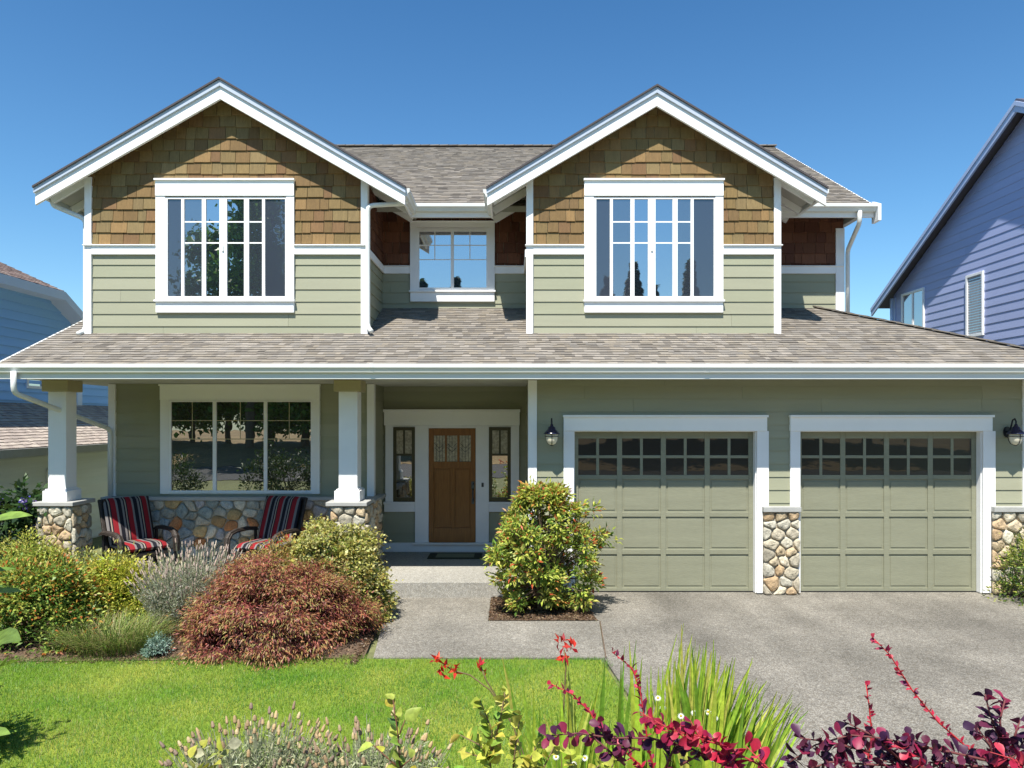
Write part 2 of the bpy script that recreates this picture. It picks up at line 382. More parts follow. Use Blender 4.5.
sheet('planting_bed_front', [(-6, 1.2), (1.2, 1.2), (1.2, 5.2), (-6, 5.35)], .008, M['soil'])
sheet('planting_bed_centre', [(-.305, 9.47), (1.12, 9.47), (.9, 11), (-.305, 11)], .022, M['soil'])
sheet('planting_bed_right', [(7.38, 11.0), (8.15, 10.0), (9.3, 7), (10.4, 7), (10.4, 14), (7.38, 14)], .02, M['soil'])
sheet('lawn', [(-11, 2), (1.2, 2), (1.1, 6.5), (.97, 7.96), (-1.62, 7.985), (-11, 7.7)], .006, M['lawn'])
for a_, b_ in (((1.03, 8.0), (1.14, 9.46))  ,):
    B = MB(); a_, b_ = Vector((*a_, .020)), Vector((*b_, .020)); n2 = Vector((-(b_-a_).y, (b_-a_).x, 0)).normalized()*.006
    B.face([a_-n2, b_-n2, b_+n2, a_+n2]); B.build('control_joint', M['soil'], None, kind='structure')
sheet('road', [(-60, -16), (60, -16), (60, -7.2), (-60, -7.2)], .0, M['road'])
B = MB(); hs = []
for i in range(31):
    x = -75+i*5
    for j in range(9):
        hs.append((x, -16.2-j*4.5, .0+(.0 if j == 0 else (1.1*(1-math.exp(-j*.9))+.18*math.sin(i*1.3+j)+.05*j))))
B.idx(hs, [(i*9+j, i*9+j+1, (i+1)*9+j+1, (i+1)*9+j) for i in range(30) for j in range(8)])
B.build('grassy_bank', M['drygrass'], smooth=True, kind='structure')

rng = np.random.default_rng(7)
def vnoise(x, y, s):
    return (np.sin(x*s*1.7+1.3*np.sin(y*s*1.1))+np.sin(y*s*2.3+1.7*np.sin(x*s*.9+1))+np.sin((x+y)*s*1.31+.5))/3
def strips(pos, hd, h, wd, lean, col, name, mat, parent=None, kind=None, seg=1):
    """upright blades: a tapering strip of seg quads + leaning tip"""
    n = len(pos); k = seg+1; V = np.zeros((n, k*2, 3)); side = np.stack([-np.sin(hd), np.cos(hd), np.zeros(n)], 1)
    fw = np.stack([np.cos(hd), np.sin(hd), np.zeros(n)], 1)
    for i in range(k):
        t = i/seg; c = pos+fw*(lean*h*t**1.8)[:, None]; c[:, 2] += h*(t-.25*np.abs(lean)*t**3); ww = wd*(1-t**1.6*.92)*(.75+.25*min(1, 4*t))
        V[:, 2*i] = c-side*ww[:, None]/2; V[:, 2*i+1] = c+side*ww[:, None]/2
    V = V.reshape(-1, 3); base = (np.arange(n)*k*2)[:, None]
    fs = np.concatenate([base+np.array([[2*i, 2*i+1, 2*i+3, 2*i+2]]) for i in range(seg)], 0)
    return link_mesh(name, V, fs, mat, parent, np.concatenate([col]*seg, 0), kind=kind)
n = 310000
gy = 5.0+(8.12-5.0)*rng.random(n)**1.0; gx = -8.0+9.25*rng.random(n)
rag = .06*np.sin(gx*7.3+np.sin(gx*3.1)*2)+.035*np.sin(gx*23)+.05*np.abs(rng.standard_normal(n))
lim = np.where(gy > np.where(gx < -1.6, 7.78+(gx+11)*.025, 7.97)+np.where(gx < -1.6, rag, .3*rag), False, True) & (gx < 1.19-.09*np.clip(gy-5.5, 0, 3)+.04*np.sin(gy*9)+.03*np.abs(rng.standard_normal(n)))
gx, gy = gx[lim], gy[lim]; n = len(gx)
pv = vnoise(gx, gy, 1.5)*.6+vnoise(gx+5, gy, 4.1)*.4
tz = np.clip(.40+.75*pv+.18*rng.standard_normal(n), 0, 1)[:, None]
gc = np.array([.07, .21, .018])*(1-tz)+np.array([.25, .345, .05])*tz
dry = rng.random(n) < .05+.22*np.clip(vnoise(gx*1.3+2, gy*1.9, 1.1)-.25, 0, 1); gc[dry] = np.array([.34, .27, .12]); gc *= rng.uniform(.75, 1.25, n)[:, None]
strips(np.stack([gx, gy, np.full(n, .002)], 1), rng.uniform(0, 6.283, n), rng.uniform(.022, .05, n), rng.uniform(.003, .0055, n), rng.uniform(.2, 1.0, n), gc, 'lawn_grass', M['leaf'], kind='stuff')

# ------------------------------------------------------------------ the house
DG, DB, DR, DW, DP, DD, DE, DGAR = 11.66, 11.38, 13.09, 12.21, 10.9, 13.2, 10.26, 11.0
house = thing('house', 'two storey sage green house with twin cedar shingled gables, white trim and double garage', 'house', (0, 11, 0))
SG = [(1, 1, 1), (.97, .98, .96), (1.03, 1.02, 1.03)]
CED = [(0.202, 0.137, 0.053), (0.194, 0.12, 0.046), (0.212, 0.15, 0.063), (0.182, 0.111, 0.042), (0.206, 0.145, 0.063), (0.171, 0.105, 0.042), (0.197, 0.131, 0.049), (0.186, 0.103, 0.044), (0.242, 0.147, 0.058)]
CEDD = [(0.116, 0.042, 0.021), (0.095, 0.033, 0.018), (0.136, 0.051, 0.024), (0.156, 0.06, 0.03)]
RF = [(0.228, 0.204, 0.173), (0.189, 0.167, 0.141), (0.259, 0.232, 0.201), (0.237, 0.213, 0.185), (0.166, 0.148, 0.129), (0.241, 0.211, 0.173), (0.206, 0.188, 0.168)]
ST = [(0.468, 0.386, 0.267), (0.532, 0.47, 0.351), (0.428, 0.304, 0.179), (0.438, 0.386, 0.293), (0.558, 0.517, 0.406), (0.464, 0.367, 0.237), (0.363, 0.328, 0.252), (0.485, 0.352, 0.216), (0.483, 0.451, 0.366)]
STP = [(.42, .26, .12), (.30, .33, .33), (.46, .40, .30), (.48, .20, .08), (.36, .34, .28), (.52, .46, .36), (.26, .29, .27), (.50, .34, .16), (.44, .42, .42)]
UX, UY, UZ = Vector((1, 0, 0)), Vector((0, 1, 0)), Vector((0, 0, 1))
def front_lap(B, x0, x1, z0, z1, d, m=None, seed=1, expo=.196):
    return tabs(B, (0, d, 0), UX, UZ, [(x0, z0), (x1, z0), (x1, z1), (x0, z1)], expo, 2.2, 4.2, .017, .003, .0014, SG, seed, 0, .035)

wl0, wl1 = X(86.6, DG), X(367.5, DG); wr0, wr1 = X(527, DG), X(779.5, DG)
lc, rc = (wl0+wl1)/2, (wr0+wr1)/2
zb = Z(331, DG); zbelt0, zbelt1 = Z(255, DG), Z(246.5, DG)
lap, lht = 7.936, .583      # left gable apex height / pitch
rap, rht = 7.827, .600
lhalf, rhalf = 2.868, 2.627
# structural cores (sheathing) that the cladding is fixed to
B = MB()
def gable_core(x0, x1, apex, pitch, c, y0, y1, zlow):
    e = .16
    B.prism([(x0, y0, zlow), (x1, y0, zlow), (x1, y0, apex-e-pitch*(x1-c)), (c, y0, apex-e), (x0, y0, apex-e-pitch*(c-x0))], (0, y1-y0, 0))
gable_core(wl0+.02, wl1-.02, lap, lht, lc, DG+.006, 16, 3.55); gable_core(wr0+.02, wr1-.02, rap, rht, rc, DG+.006, 16, 3.55)
B.box(-6.6, X(843, DR)-.02, DR+.006, 20.5, 3.7, 6.42)
B.box(X(110, DW)+.02, -2.33, DW+.006, 20.5, .0, 3.6)
B.box(-2.33, .30, DD+.006, 20.5, .0, 3.6)
# garage front around the door openings
ox = [(X(573.8, DGAR), X(753.5, 11.12)), (X(799.5, DGAR), X(976.5, 11.12))]; oz = Z(431, DGAR); gx0, gx1 = X(528.8, DGAR), X(1022, DGAR)
for a, b, z0 in ((gx0+.02, ox[0][0], 0), (ox[0][1], ox[1][0], 0), (ox[1][1], gx1, 0)): B.box(a, b, DGAR+.006, DGAR+.28, z0, oz)
B.box(gx0+.02, gx1, DGAR+.006, DGAR+.28, oz, 3.55); B.box(gx0+.02, gx0+.25, DGAR+.28, 20, 0, 3.5); B.box(gx1-.25, gx1, DGAR+.28, 20, 0, 3.5)
B.box(gx0+.25, gx1-.25, 11.45, 20, 0, 3.5)
build_each(B, 'wall', M['siding'], house)
# lap siding
B = MB()
front_lap(B, wl0, wl1, zb-.25, zbelt0, DG, seed=1); front_lap(B, wr0, wr1, zb-.25, zbelt0, DG, seed=2)
zr0 = Z(273.3, DR); zr1 = Z(267, DR)
front_lap(B, wl1-.05, wr0+.05, 4.3, zr0, DR, seed=3); front_lap(B, wr1-.05, X(843, DR), 4.2, zr0, DR, seed=4)
for (xx, uu) in ((wl1, UY), (wr1, UY)):
    tabs(B, (xx-.02, 0, 0), uu, UZ, [(DG, zb-.3), (DR+.05, zb-.3), (DR+.05, zr0), (DG, zr0)], .196, 2, 3, .017, .003, 0, SG, 5, 0, .03)
for xx in (wr0, wl0):
    tabs(B, (xx+.02, 0, 0), -UY, UZ, [(-(DR+.05), zb-.3), (-DG, zb-.3), (-DG, zr0), (-(DR+.05), zr0)], .196, 2, 3, .017, .003, 0, SG, 6, 0, .03)
zc1 = Z(496, DW)
front_lap(B, X(110, DW), -2.31, zc1-.1, 3.3, DW, seed=7)
tabs(B, (-2.33, 0, 0), UY, UZ, [(DW, zc1-.1), (DD+.02, zc1-.1), (DD+.02, 3.3), (DW, 3.3)], .196, 2, 3, .017, .003, 0, SG, 8, 0, .03)
front_lap(B, -2.33, .30, .2, 3.3, DD, seed=9)
tabs(B, (gx0+.02, 0, 0), -UY, UZ, [(-(DD+.02), .2), (-DGAR, .2), (-DGAR, 3.3), (-(DD+.02), 3.3)], .196, 2, 3, .017, .003, 0, SG, 10, 0, .03)
front_lap(B, gx0, gx1, oz, 3.3, DGAR, seed=11)
for a, b, s in ((gx0, ox[0][0]-.03, 12), (ox[0][1]+.03, ox[1][0]-.03, 13), (ox[1][1]+.03, gx1, 14)): front_lap(B, a, b, .2, oz+.004, DGAR, seed=s)
tabs(B, (X(110, DW), 0, 0), -UY, UZ, [(-20, .2), (-DW, .2), (-DW, 3.4), (-20, 3.4)], .196, 2, 3, .017, .003, 0, SG, 15, 0, .03)
build_each(B, 'siding', M['siding'], house)
# cedar shingles
for (x0, x1, ap, pt, c, sd) in ((wl0, wl1, lap, lht, lc, 21), (wr0, wr1, rap, rht, rc, 22)):
    B = MB(); e = .12
    conv = [(x0, zbelt1), (x1, zbelt1), (x1, ap-e-pt*(x1-c)), (c, ap-e), (x0, ap-e-pt*(c-x0))]
    tabs(B, (0, DG, 0), UX, UZ, conv, .187, .13, .27, .024, .006, .0035, CED, sd, .009, .14)
    B.build('gable_shingles', M['shake'], house)
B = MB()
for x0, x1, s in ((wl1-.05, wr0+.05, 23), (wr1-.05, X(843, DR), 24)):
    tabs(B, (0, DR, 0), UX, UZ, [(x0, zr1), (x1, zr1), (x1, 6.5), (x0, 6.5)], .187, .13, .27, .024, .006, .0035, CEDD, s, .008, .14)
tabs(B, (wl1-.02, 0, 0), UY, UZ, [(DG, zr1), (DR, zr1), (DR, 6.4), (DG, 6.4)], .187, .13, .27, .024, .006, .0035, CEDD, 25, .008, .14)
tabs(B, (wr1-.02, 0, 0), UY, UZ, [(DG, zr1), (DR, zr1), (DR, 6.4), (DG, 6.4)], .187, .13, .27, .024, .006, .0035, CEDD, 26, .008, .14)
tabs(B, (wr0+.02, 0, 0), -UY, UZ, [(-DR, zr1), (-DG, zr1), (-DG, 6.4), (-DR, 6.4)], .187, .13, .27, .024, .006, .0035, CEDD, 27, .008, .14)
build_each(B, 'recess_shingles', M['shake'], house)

# roofs -----------------------------------------------------------
def roof_face(B, O, u, v, conv, seed, pal=RF): tabs(B, O, u, v, conv, .112, .07, .20, .014, .003, 0, pal, seed, .012, .10)
# lower roof
le0, le1, zE, pt = X(-3, DE), 8.35, Z(363, DE), .433
sec = math.sqrt(1+pt*pt); vu = Vector((0, 1, pt))/sec; run = DR+.15-DE
B = MB(); B.prism([(le0, DE, zE-.03), (le1, DE, zE-.03), (le1-run, DE+run, zE-.03+pt*run), (le0, DE+run, zE-.03+pt*run)], (0, 0, -.10))
B.prism([(le1, DE, zE-.03), (le1, 20, zE-.03), (le1-run, 20, zE-.03+pt*run), (le1-run, DE+run, zE-.03+pt*run)], (0, 0, -.10))
B.build('roof_deck', M['soffit'], house)
B = MB(); roof_face(B, (0, DE, zE-.028), UX, vu, [(le0-.03, -.02), (le1+.02, -.02), (le1-run, run*sec), (le0-.03, run*sec)], 31)
roof_face(B, (le1, DE, zE-.028), UY, Vector((-1, 0, pt))/sec, [(0, 0), (9.7, 0), (9.7, run*sec), (run, run*sec)], 32)
n_ = int(run*sec/.2)
for i in range(n_):                                        # hip cap shingles
    t0, t1 = i/n_*run, (i+1.25)/n_*run
    B.col = RF[i % len(RF)]
    a = Vector((le1-t0, DE+t0, zE+pt*t0)); b = Vector((le1-t1, DE+t1, zE+pt*t1-.012))
    B.obox(a, b, .2, .016, (0, 0, 1))
B.build('roof', M['roof'], house)
# gable roofs
def gable_roof(c, half, ap, pt, sd):
    sec = math.sqrt(1+pt*pt); y0, y1 = DB-.02, 14.6; B = MB(); D = MB()
    for sg in (-1, 1):
        u = Vector((0, -sg, 0)) ; v = Vector((-sg, 0, pt))/sec
        O = Vector((c+sg*half, 0, ap-pt*half))
        if sg == 1: u = UY; conv = [(y0, 0), (y1, 0), (y1, half*sec), (y0, half*sec)]
        else: u = -UY; conv = [(-y1, 0), (-y0, 0), (-y0, half*sec), (-y1, half*sec)]
        roof_face(B, O, u, v, conv, sd+sg)
        p = [O+u*conv[i][0]+v*conv[i][1]-u.cross(v)*.001 for i in range(4)]
        D.prism(p, -u.cross(v)*.085)
    for i in range(18):
        B.col = RF[i % len(RF)]
        for sg in (-1, 1): B.prism([(c, y0+i*.19, ap+.022), (c, y0+i*.19+.2, ap+.014), (c+sg*.11, y0+i*.19+.2, ap+.014-pt*.11), (c+sg*.11, y0+i*.19, ap+.022-pt*.11)], (0, 0, -.012))
    B.col = (.09, .08, .085)
    for sg in (-1, 1): B.prism([(c, DB-.055, ap+.012), (c+sg*(half+.03), DB-.055, ap+.012-pt*(half+.03)), (c+sg*(half+.03), DB-.055, ap-.018-pt*(half+.03)), (c, DB-.055, ap-.018)], (0, .12, 0))
    B.build('roof', M['roof'], house); D.build('roof_deck', M['soffit'], house)
    # barge boards: a fascia with a narrower shadow board over it
    R = MB(); R2 = MB()
    for sg in (-1, 1):
        a = Vector((c, DB, ap-.03)); b = Vector((c+sg*(half+.015), DB, ap-.03-pt*(half+.015)))
        dn = Vector((0, 0, -1))
        R.prism([a, b, b+dn*.25, a+dn*.28], (0, .045, 0))
        a2 = a+Vector((0, -.03, .012)); b2 = b+Vector((sg*.012, -.03, .012))
        R2.prism([a2, b2, b2+dn*.088, a2+dn*.098], (0, .028, 0))
    build_each(R, 'bargeboard', M['white'], house, bevel=.004); build_each(R2, 'upper_bargeboard', M['shade_trim'], house, bevel=.004)
gable_roof(lc, lhalf, lap, lht, 41); gable_roof(rc, rhalf, rap, rht, 51)
# main roof
me_d, mz, mp_, mx0, mx1 = 12.45, 6.27, .583, -7.0, X(876, 12.4); msec = math.sqrt(1+mp_**2); mrun = 17.25-12.45; mv = Vector((0, 1, mp_))/msec
B = MB(); roof_face(B, (0, me_d, mz), UX, mv, [(mx0, -.02), (mx1, -.02), (mx1, mrun*msec), (mx0, mrun*msec)], 61)
roof_face(B, (0, me_d+2*mrun, mz), -UX, Vector((0, -1, mp_))/msec, [(-mx1, 0), (-mx0, 0), (-mx0, mrun*msec), (-mx1, mrun*msec)], 62)
for i in range(60): B.col = RF[i % len(RF)]; B.obox((mx0+i*.22, 17.25, mz+mp_*mrun+.01), (mx0+i*.22+.24, 17.25, mz+mp_*mrun+.016), .22, .02)
B.build('roof', M['roof'], house)
B = MB(); B.prism([(mx0, me_d, mz-.002), (mx1, me_d, mz-.002), (mx1, 17.25, mz-.002+mp_*mrun), (mx0, 17.25, mz-.002+mp_*mrun)], (0, 0, -.1))
B.prism([(mx0, me_d+2*mrun, mz-.002), (mx1, me_d+2*mrun, mz-.002), (mx1, 17.25, mz-.002+mp_*mrun), (mx0, 17.25, mz-.002+mp_*mrun)], (0, 0, -.1))
B.prism([(mx1-.05, me_d, mz-.1), (mx1-.05, 17.25, mz-.1+mp_*mrun), (mx1-.05, me_d+2*mrun, mz-.1)], (-.1, 0, 0))
B.build('roof_deck', M['soffit'], house)
B = MB(); B.prism([(mx1-.002, me_d-.14, mz+.0), (mx1-.002, me_d+.1, mz+.10), (mx1-.002, me_d+.1, mz-.28), (mx1-.002, me_d-.14, mz-.28)], (.05, 0, 0))
B.prism([(mx1, me_d+.1, mz+.06), (mx1, 17.25, mz+.0+mp_*mrun), (mx1, 17.25, mz-.2+mp_*mrun), (mx1, me_d+.1, mz-.14)], (.035, 0, 0))
B.build('bargeboard', M['white'], house, bevel=.004)
# fascia, soffits, gutters
def gutter(B, a, b, h=.115, wd=.12, out=(0, -1, 0)):
    """K-style gutter: profile swept from a to b (top inner edge)"""
    out = Vector(out); pr = [(0, 0), (0, -h), (wd*.55, -h), (wd*.75, -h*.6), (wd*.98, -h*.42), (wd, -.012), (wd, .004), (wd-.012, .004), (wd-.012, -.02), (wd*.5, -h+.01), (.006, -h+.01), (.006, 0)]
    pr = pr[:8]
    B.prism([Vector(a)+out*p[0]+UZ*p[1] for p in pr], Vector(b)-Vector(a)); return B
B = MB(); gutter(B, (le0-.02, DE-.005, zE-.02), (le1, DE-.005, zE-.02), .115, .075); B.build('gutter', M['gutter'], house)
for px_ in (372, 706):
    B = MB(); gutter(B, (X(px_, DE)-.03, DE-.007, zE-.018), (X(px_, DE)+.03, DE-.007, zE-.018), .119, .078); B.build('gutter_joint', M['gutter'], house)
B = MB(); B.box(le0-.02, le1, DE-.003, DE+.03, zE-.225, zE-.05); B.prism([(le0-.04, DE-.02, zE-.02), (le0-.04, DE+run, zE-.02+pt*run), (le0-.04, DE+run, zE-.2+pt*run), (le0-.04, DE-.02, zE-.225)], (.035, 0, 0)); build_each(B, 'fascia', M['gutter'], house, bevel=.003)
B = MB(); B.box(le0, gx0, DE+.02, DD, 3.225, 3.25); B.box(gx0, le1, DE+.02, DGAR, 3.225, 3.25); B.box(gx1, le1, DGAR, 20, 3.225, 3.25); build_each(B, 'soffit', M['soffit'], house)
B = MB(); gutter(B, (lc+lhalf-.1, me_d, mz+.01), (rc-rhalf+.1, me_d, mz+.01)); gutter(B, (wr1+.25, me_d, mz+.01), (mx1, me_d, mz+.01))
zt = lap-lht*lhalf
gutter(B, (lc+lhalf-.02, DB+.05, zt-.02), (lc+lhalf-.02, me_d, zt-.02), .115, .1, (1, 0, 0)); gutter(B, (lc-lhalf+.02, me_d+2, zt-.02), (lc-lhalf+.02, DB+.05, zt-.02), .115, .1, (-1, 0, 0))
zt2 = rap-rht*rhalf
gutter(B, (rc+rhalf-.02, DB+.05, zt2-.02), (rc+rhalf-.02, me_d, zt2-.02), .115, .1, (1, 0, 0)); gutter(B, (rc-rhalf+.02, me_d, zt2-.02), (rc-rhalf+.02, DB+.05, zt2-.02), .115, .1, (-1, 0, 0))
build_each(B, 'gutter', M['gutter'], house)
B = MB(); B.box(lc+lhalf-.05, rc-rhalf+.05, me_d+.002, me_d+.05, mz-.19, mz-.03); B.box(wr1+.2, mx1-.01, me_d+.002, me_d+.05, mz-.19, mz-.03)
B.box(lc+lhalf-.05, lc+lhalf-.022, DB+.05, me_d, zt-.2, zt-.05); B.box(rc-rhalf+.022, rc-rhalf+.05, DB+.05, me_d, zt2-.2, zt2-.05)
build_each(B, 'fascia', M['white'], house)
# exposed rafter tails under the gable eaves
B = MB()
for (c, half, ap, p2) in ((lc, lhalf, lap, lht), (rc, rhalf, rap, rht)):
    for sg in (-1, 1):
        for k in range(3):
            y = DB+.3+k*.55
            B.obox((c+sg*(half-.06), y, ap-p2*(half-.06)-.17), (c+sg*(half-.75), y, ap-p2*(half-.75)-.17), .05, .11)
build_each(B, 'rafter_tail', M['white'], house)

# trim boards ------------------------------------------------------
B = MB(); T = .045
for (x0, x1, c, ap, p2) in ((wl0, wl1, lc, lap, lht), (wr0, wr1, rc, rap, rht)):
    for xa in (x0-.012, x1-.11+.012):
        zt_ = ap-.13-p2*(abs((xa+.055)-c)+.055); B.box(xa, xa+.11, DG-T, DG+.08, zb-.35, zt_)
    wa, wb = (X(157, DG), X(295, DG)) if x0 < -1 else (X(584, DG), X(722.5, DG))
    for a_, b_ in ((x0+.098, wa+.001), (wb-.001, x1-.098)): B.box(a_, b_, DG-T-.004, DG, zbelt0, zbelt1)
    for a_, b_ in ((x0-.03, wa+.001), (wb-.001, x1+.03)): B.box(a_, b_, DG-T-.03, DG, zbelt1, zbelt1+.018)
zk = (zr0+zr1)/2
for x0, x1 in ((wl1, X(410.6, DR)), (X(494.6, DR), wr0), (wr1, X(843, DR))): B.box(x0, x1, DR-.035, DR, zr0-.01, zr1); B.box(x0, x1, DR-.06, DR, zr1, zr1+.016)
B.box(wl1, wl1+.03, DG+.08, DR, zr0-.01, zr1); B.box(wr0-.03, wr0, DG+.08, DR, zr0-.01, zr1); B.box(wr1, wr1+.03, DG+.08, DR, zr0-.01, zr1)
B.box(X(835, DR), X(843, DR)+.012, DR-.04, DR+.1, 4.0, 6.05)
B.box(X(109.5, DW), X(116.5, DW), DW-.045, DW+.09, zc1, 3.22); B.box(-2.418, -2.298, DW-.045, DW+.09, zc1, 3.22)
B.box(gx0-.012, X(536.8, DGAR), DGAR-.04, DGAR+.1, .05, 3.22); B.box(X(1021.5, DGAR), gx1+.1, DGAR-.04, DGAR+.1, .9, 3.22)
build_each(B, 'trim_board', M['white'], house, bevel=.004)

# windows ----------------------------------------------------------
def win_trim(w_, x0, x1, z0, z1, d, wl, wr, head, apron, t=.055, crown=.03, ear=.0):
    """casing around the opening: x0..x1, z0..z1 are the outer limits"""
    B = MB()
    B.box(x0, x0+wl, d-t, d, z0+apron, z1-head); B.box(x1-wr, x1, d-t, d, z0+apron, z1-head)
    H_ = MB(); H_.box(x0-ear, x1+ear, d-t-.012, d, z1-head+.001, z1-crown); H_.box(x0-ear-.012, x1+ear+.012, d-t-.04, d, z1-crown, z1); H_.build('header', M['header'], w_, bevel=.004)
    if apron:
        B.box(x0+.004, x1-.004, d-t-.002, d, z0, z0+apron-.03); B.box(x0-.015, x1+.015, d-t-.035, d, z0+apron-.03, z0+apron)
    return B.build('casing', M['white'], w_, bevel=.004) if apron else build_each(B, 'casing', M['white'], w_, bevel=.004)
def bars(name, rects, d0, d1, mat, parent):
    B = MB()
    for r in rects: B.box(r[0], r[1], d0, d1, r[2], r[3])
    return B.build(name, mat, parent, bevel=.002) if name == 'frame' else build_each(B, name, mat, parent, bevel=.002)
def pane(parent, x0, x1, z0, z1, d, m):
    B = MB(); B.box(x0, x1, d, d+.008, z0, z1); return B.build('pane', M[m], parent)

def big_upper(px0, px1, seed, lead):
    d = DG
    w_ = MB(); w_.box(X(px0, d), X(px1, d), d-.021, d+.004, Z(311, d), Z(182, d)); w_ = w_.build('window', M['white'], house)
    if lead: w_["label"] = lead
    x0, x1, z0, z1 = X(px0, d), X(px1, d), Z(313, d), Z(180, d)
    win_trim(w_, x0, x1, z0, z1, d, X(px0+9.5, d)-x0, x1-X(px1-8, d), Z(180, d)-Z(197, d), Z(300.5, d)-Z(313, d))
    def xx(p): return X(px0+p, d)                      # p measured from the left casing edge
    za, zb_ = Z(299, d), Z(198, d)
    # frame: outer, mullions
    v = [(9.5, 12), (25.5, 28.5), (46, 50), (63.5, 71), (88, 93), (106, 109), (129, 131)]
    fr = [(xx(a), xx(b), za, zb_) for a, b in v]
    hz = [(12, 25.5), (28.5, 46), (50, 63.5), (71, 88), (93, 106), (109, 129)]
    for a, b in hz: fr += [(xx(a), xx(b), za, za+.035), (xx(a), xx(b), zb_-.03, zb_)]
    bars('frame', fr, d-.048, d-.006, M['white'], w_)
    gl = [(xx(a), xx(b), Z(y+.7, d), Z(y-.7, d)) for a, b in hz[1:5] for y in (222.5, 243.5)]
    bars('muntin', gl, d-.034, d-.012, M['white'], w_)
    for q_, (a, b) in enumerate(hz[1:5]): pane(w_, xx(a), xx(b), za+.035, zb_-.03, d-.029, 'glass' if q_ in (1, 2) else 'glass_screen')
    lt = MB(); lt.box(xx(66.3), xx(68.2), d-.066, d-.046, Z(252, d), Z(246, d)); lt.build('latch', M['gutter'], w_, bevel=.003)
    for a, b in (hz[0], hz[5]):
        pane(w_, xx(a), xx(b), za+.035, zb_-.03, d-.029, 'screen')
    return w_
big_upper(157, 295, 1, 'wide white slider window on the left gable')
big_upper(584, 722.5, 2, 'wide white slider window on the right gable')
# the window over the entry, between the gables
d = DR; w_ = MB(); w_.box(X(411, d), X(494, d), d-.021, d+.004, Z(300, d), Z(223, d)); w_ = w_.build('window', M['white'], house); w_["label"] = 'small white window set back between the gables'
win_trim(w_, X(410.4, d), X(494.8, d), Z(302, d), Z(222, d), d, .125, .115, .11, Z(291, d)-Z(302, d), crown=.01)
fr = [(X(417, d), X(419.5, d), Z(291, d), Z(229, d)), (X(486.5, d), X(489, d), Z(291, d), Z(229, d)), (X(451, d), X(454, d), Z(291, d), Z(229, d))]
for a, b in ((419.5, 451), (454, 486.5)): fr += [(X(a, d), X(b, d), Z(291, d), Z(288, d)), (X(a, d), X(b, d), Z(232, d), Z(229, d))]
bars('frame', fr, d-.048, d-.006, M['white'], w_)
gl = []
for a, b, m_ in ((419.5, 451, 435), (454, 486.5, 470)):
    gl += [(X(a, d), X(b, d), Z(246.2, d), Z(245.2, d)), (X(a, d), X(b, d), Z(260.5, d), Z(259.5, d)), (X(m_-.5, d), X(m_+.5, d), Z(259.5, d), Z(246.2, d)), (X(m_-.5, d), X(m_+.5, d), Z(245.2, d), Z(232, d))]
    pane(w_, X(a, d), X(b, d), Z(288, d), Z(232, d), d-.029, 'glass')
bars('muntin', gl, d-.032, d-.012, M['white'], w_)
# the porch window
d = DW; w_ = MB(); w_.box(X(163, d), X(319, d), d-.021, d+.004, Z(494, d), Z(386, d)); w_ = w_.build('window', M['white'], house); w_["label"] = 'wide three part picture window under the porch'
win_trim(w_, X(161.5, d), X(320.5, d), Z(493.5, d), Z(384.3, d), d, X(170, d)-X(161.5, d), X(320.5, d)-X(313, d), Z(384.3, d)-Z(400, d), .0)
fr = [(X(a, d), X(b, d), Z(493, d), Z(400.5, d)) for a, b in ((170, 172.3), (213.8, 217.3), (264.6, 268), (311.5, 313.2))]
for a, b in ((172.3, 213.8), (217.3, 264.6), (268, 311.5)): fr += [(X(a, d), X(b, d), Z(493, d), Z(490.3, d)), (X(a, d), X(b, d), Z(402, d), Z(400.5, d))]
bars('frame', fr, d-.050, d-.006, M['white'], w_)
gl = []
for a, b in ((172.3, 213.8), (217.3, 264.6), (268, 311.5)):
    m_ = (a+b)/2
    gl += [(X(a, d), X(b, d), Z(421, d), Z(420.2, d)), (X(a, d), X(b, d), Z(439.4, d), Z(438.6, d)), (X(m_-.4, d), X(m_+.4, d), Z(438.6, d), Z(421, d)), (X(m_-.4, d), X(m_+.4, d), Z(420.2, d), Z(402, d))]
    pane(w_, X(a, d), X(b, d), Z(490.3, d), Z(402, d), d-.029, 'glass_porch')
bars('muntin', gl, d-.031, d-.024, M['tanwood'], w_)

# the entry --------------------------------------------------------
d = DD
B = MB()
def ex(a): return X(380+a/4.8, d)
def ez(a): return Z(400+a/4.8, d)
zsill = ez(683)
for a, b, t0, t1 in ((28, 65, 122, 490), (170, 235, 122, 683), (460, 523, 122, 683), (628, 668, 122, 490)): B.box(ex(a), ex(b), d-.06, d, ez(t1), ez(t0))
B.box(ex(235), ex(460), d-.06, d, ez(135), ez(122))
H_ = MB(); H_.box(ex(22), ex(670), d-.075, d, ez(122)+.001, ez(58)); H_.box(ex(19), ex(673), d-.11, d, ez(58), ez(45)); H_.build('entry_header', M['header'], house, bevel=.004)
for a, b in ((22, 170), (523, 672)): B.box(ex(a)+.002, ex(b)-.002 if a == 22 else ex(b), d-.062, d, ez(535), ez(499)); B.box(ex(a)-.01, ex(b)-.002 if a == 22 else ex(b), d-.085, d, ez(499), ez(487))
B.box(ex(65), ex(170), d-.03, d, ez(487), ez(122)); B.box(ex(523), ex(628), d-.03, d, ez(487), ez(122))
B.build('entry_casing', M['white'], house, bevel=.004)
B = MB(); B.box(ex(5), .24, d-.09, d-.002, .25, zsill); B.box(ex(160), ex(530), d-.15, d-.09, zsill-.02, zsill+.012); build_each(B, 'threshold', M['white'], house, bevel=.004)
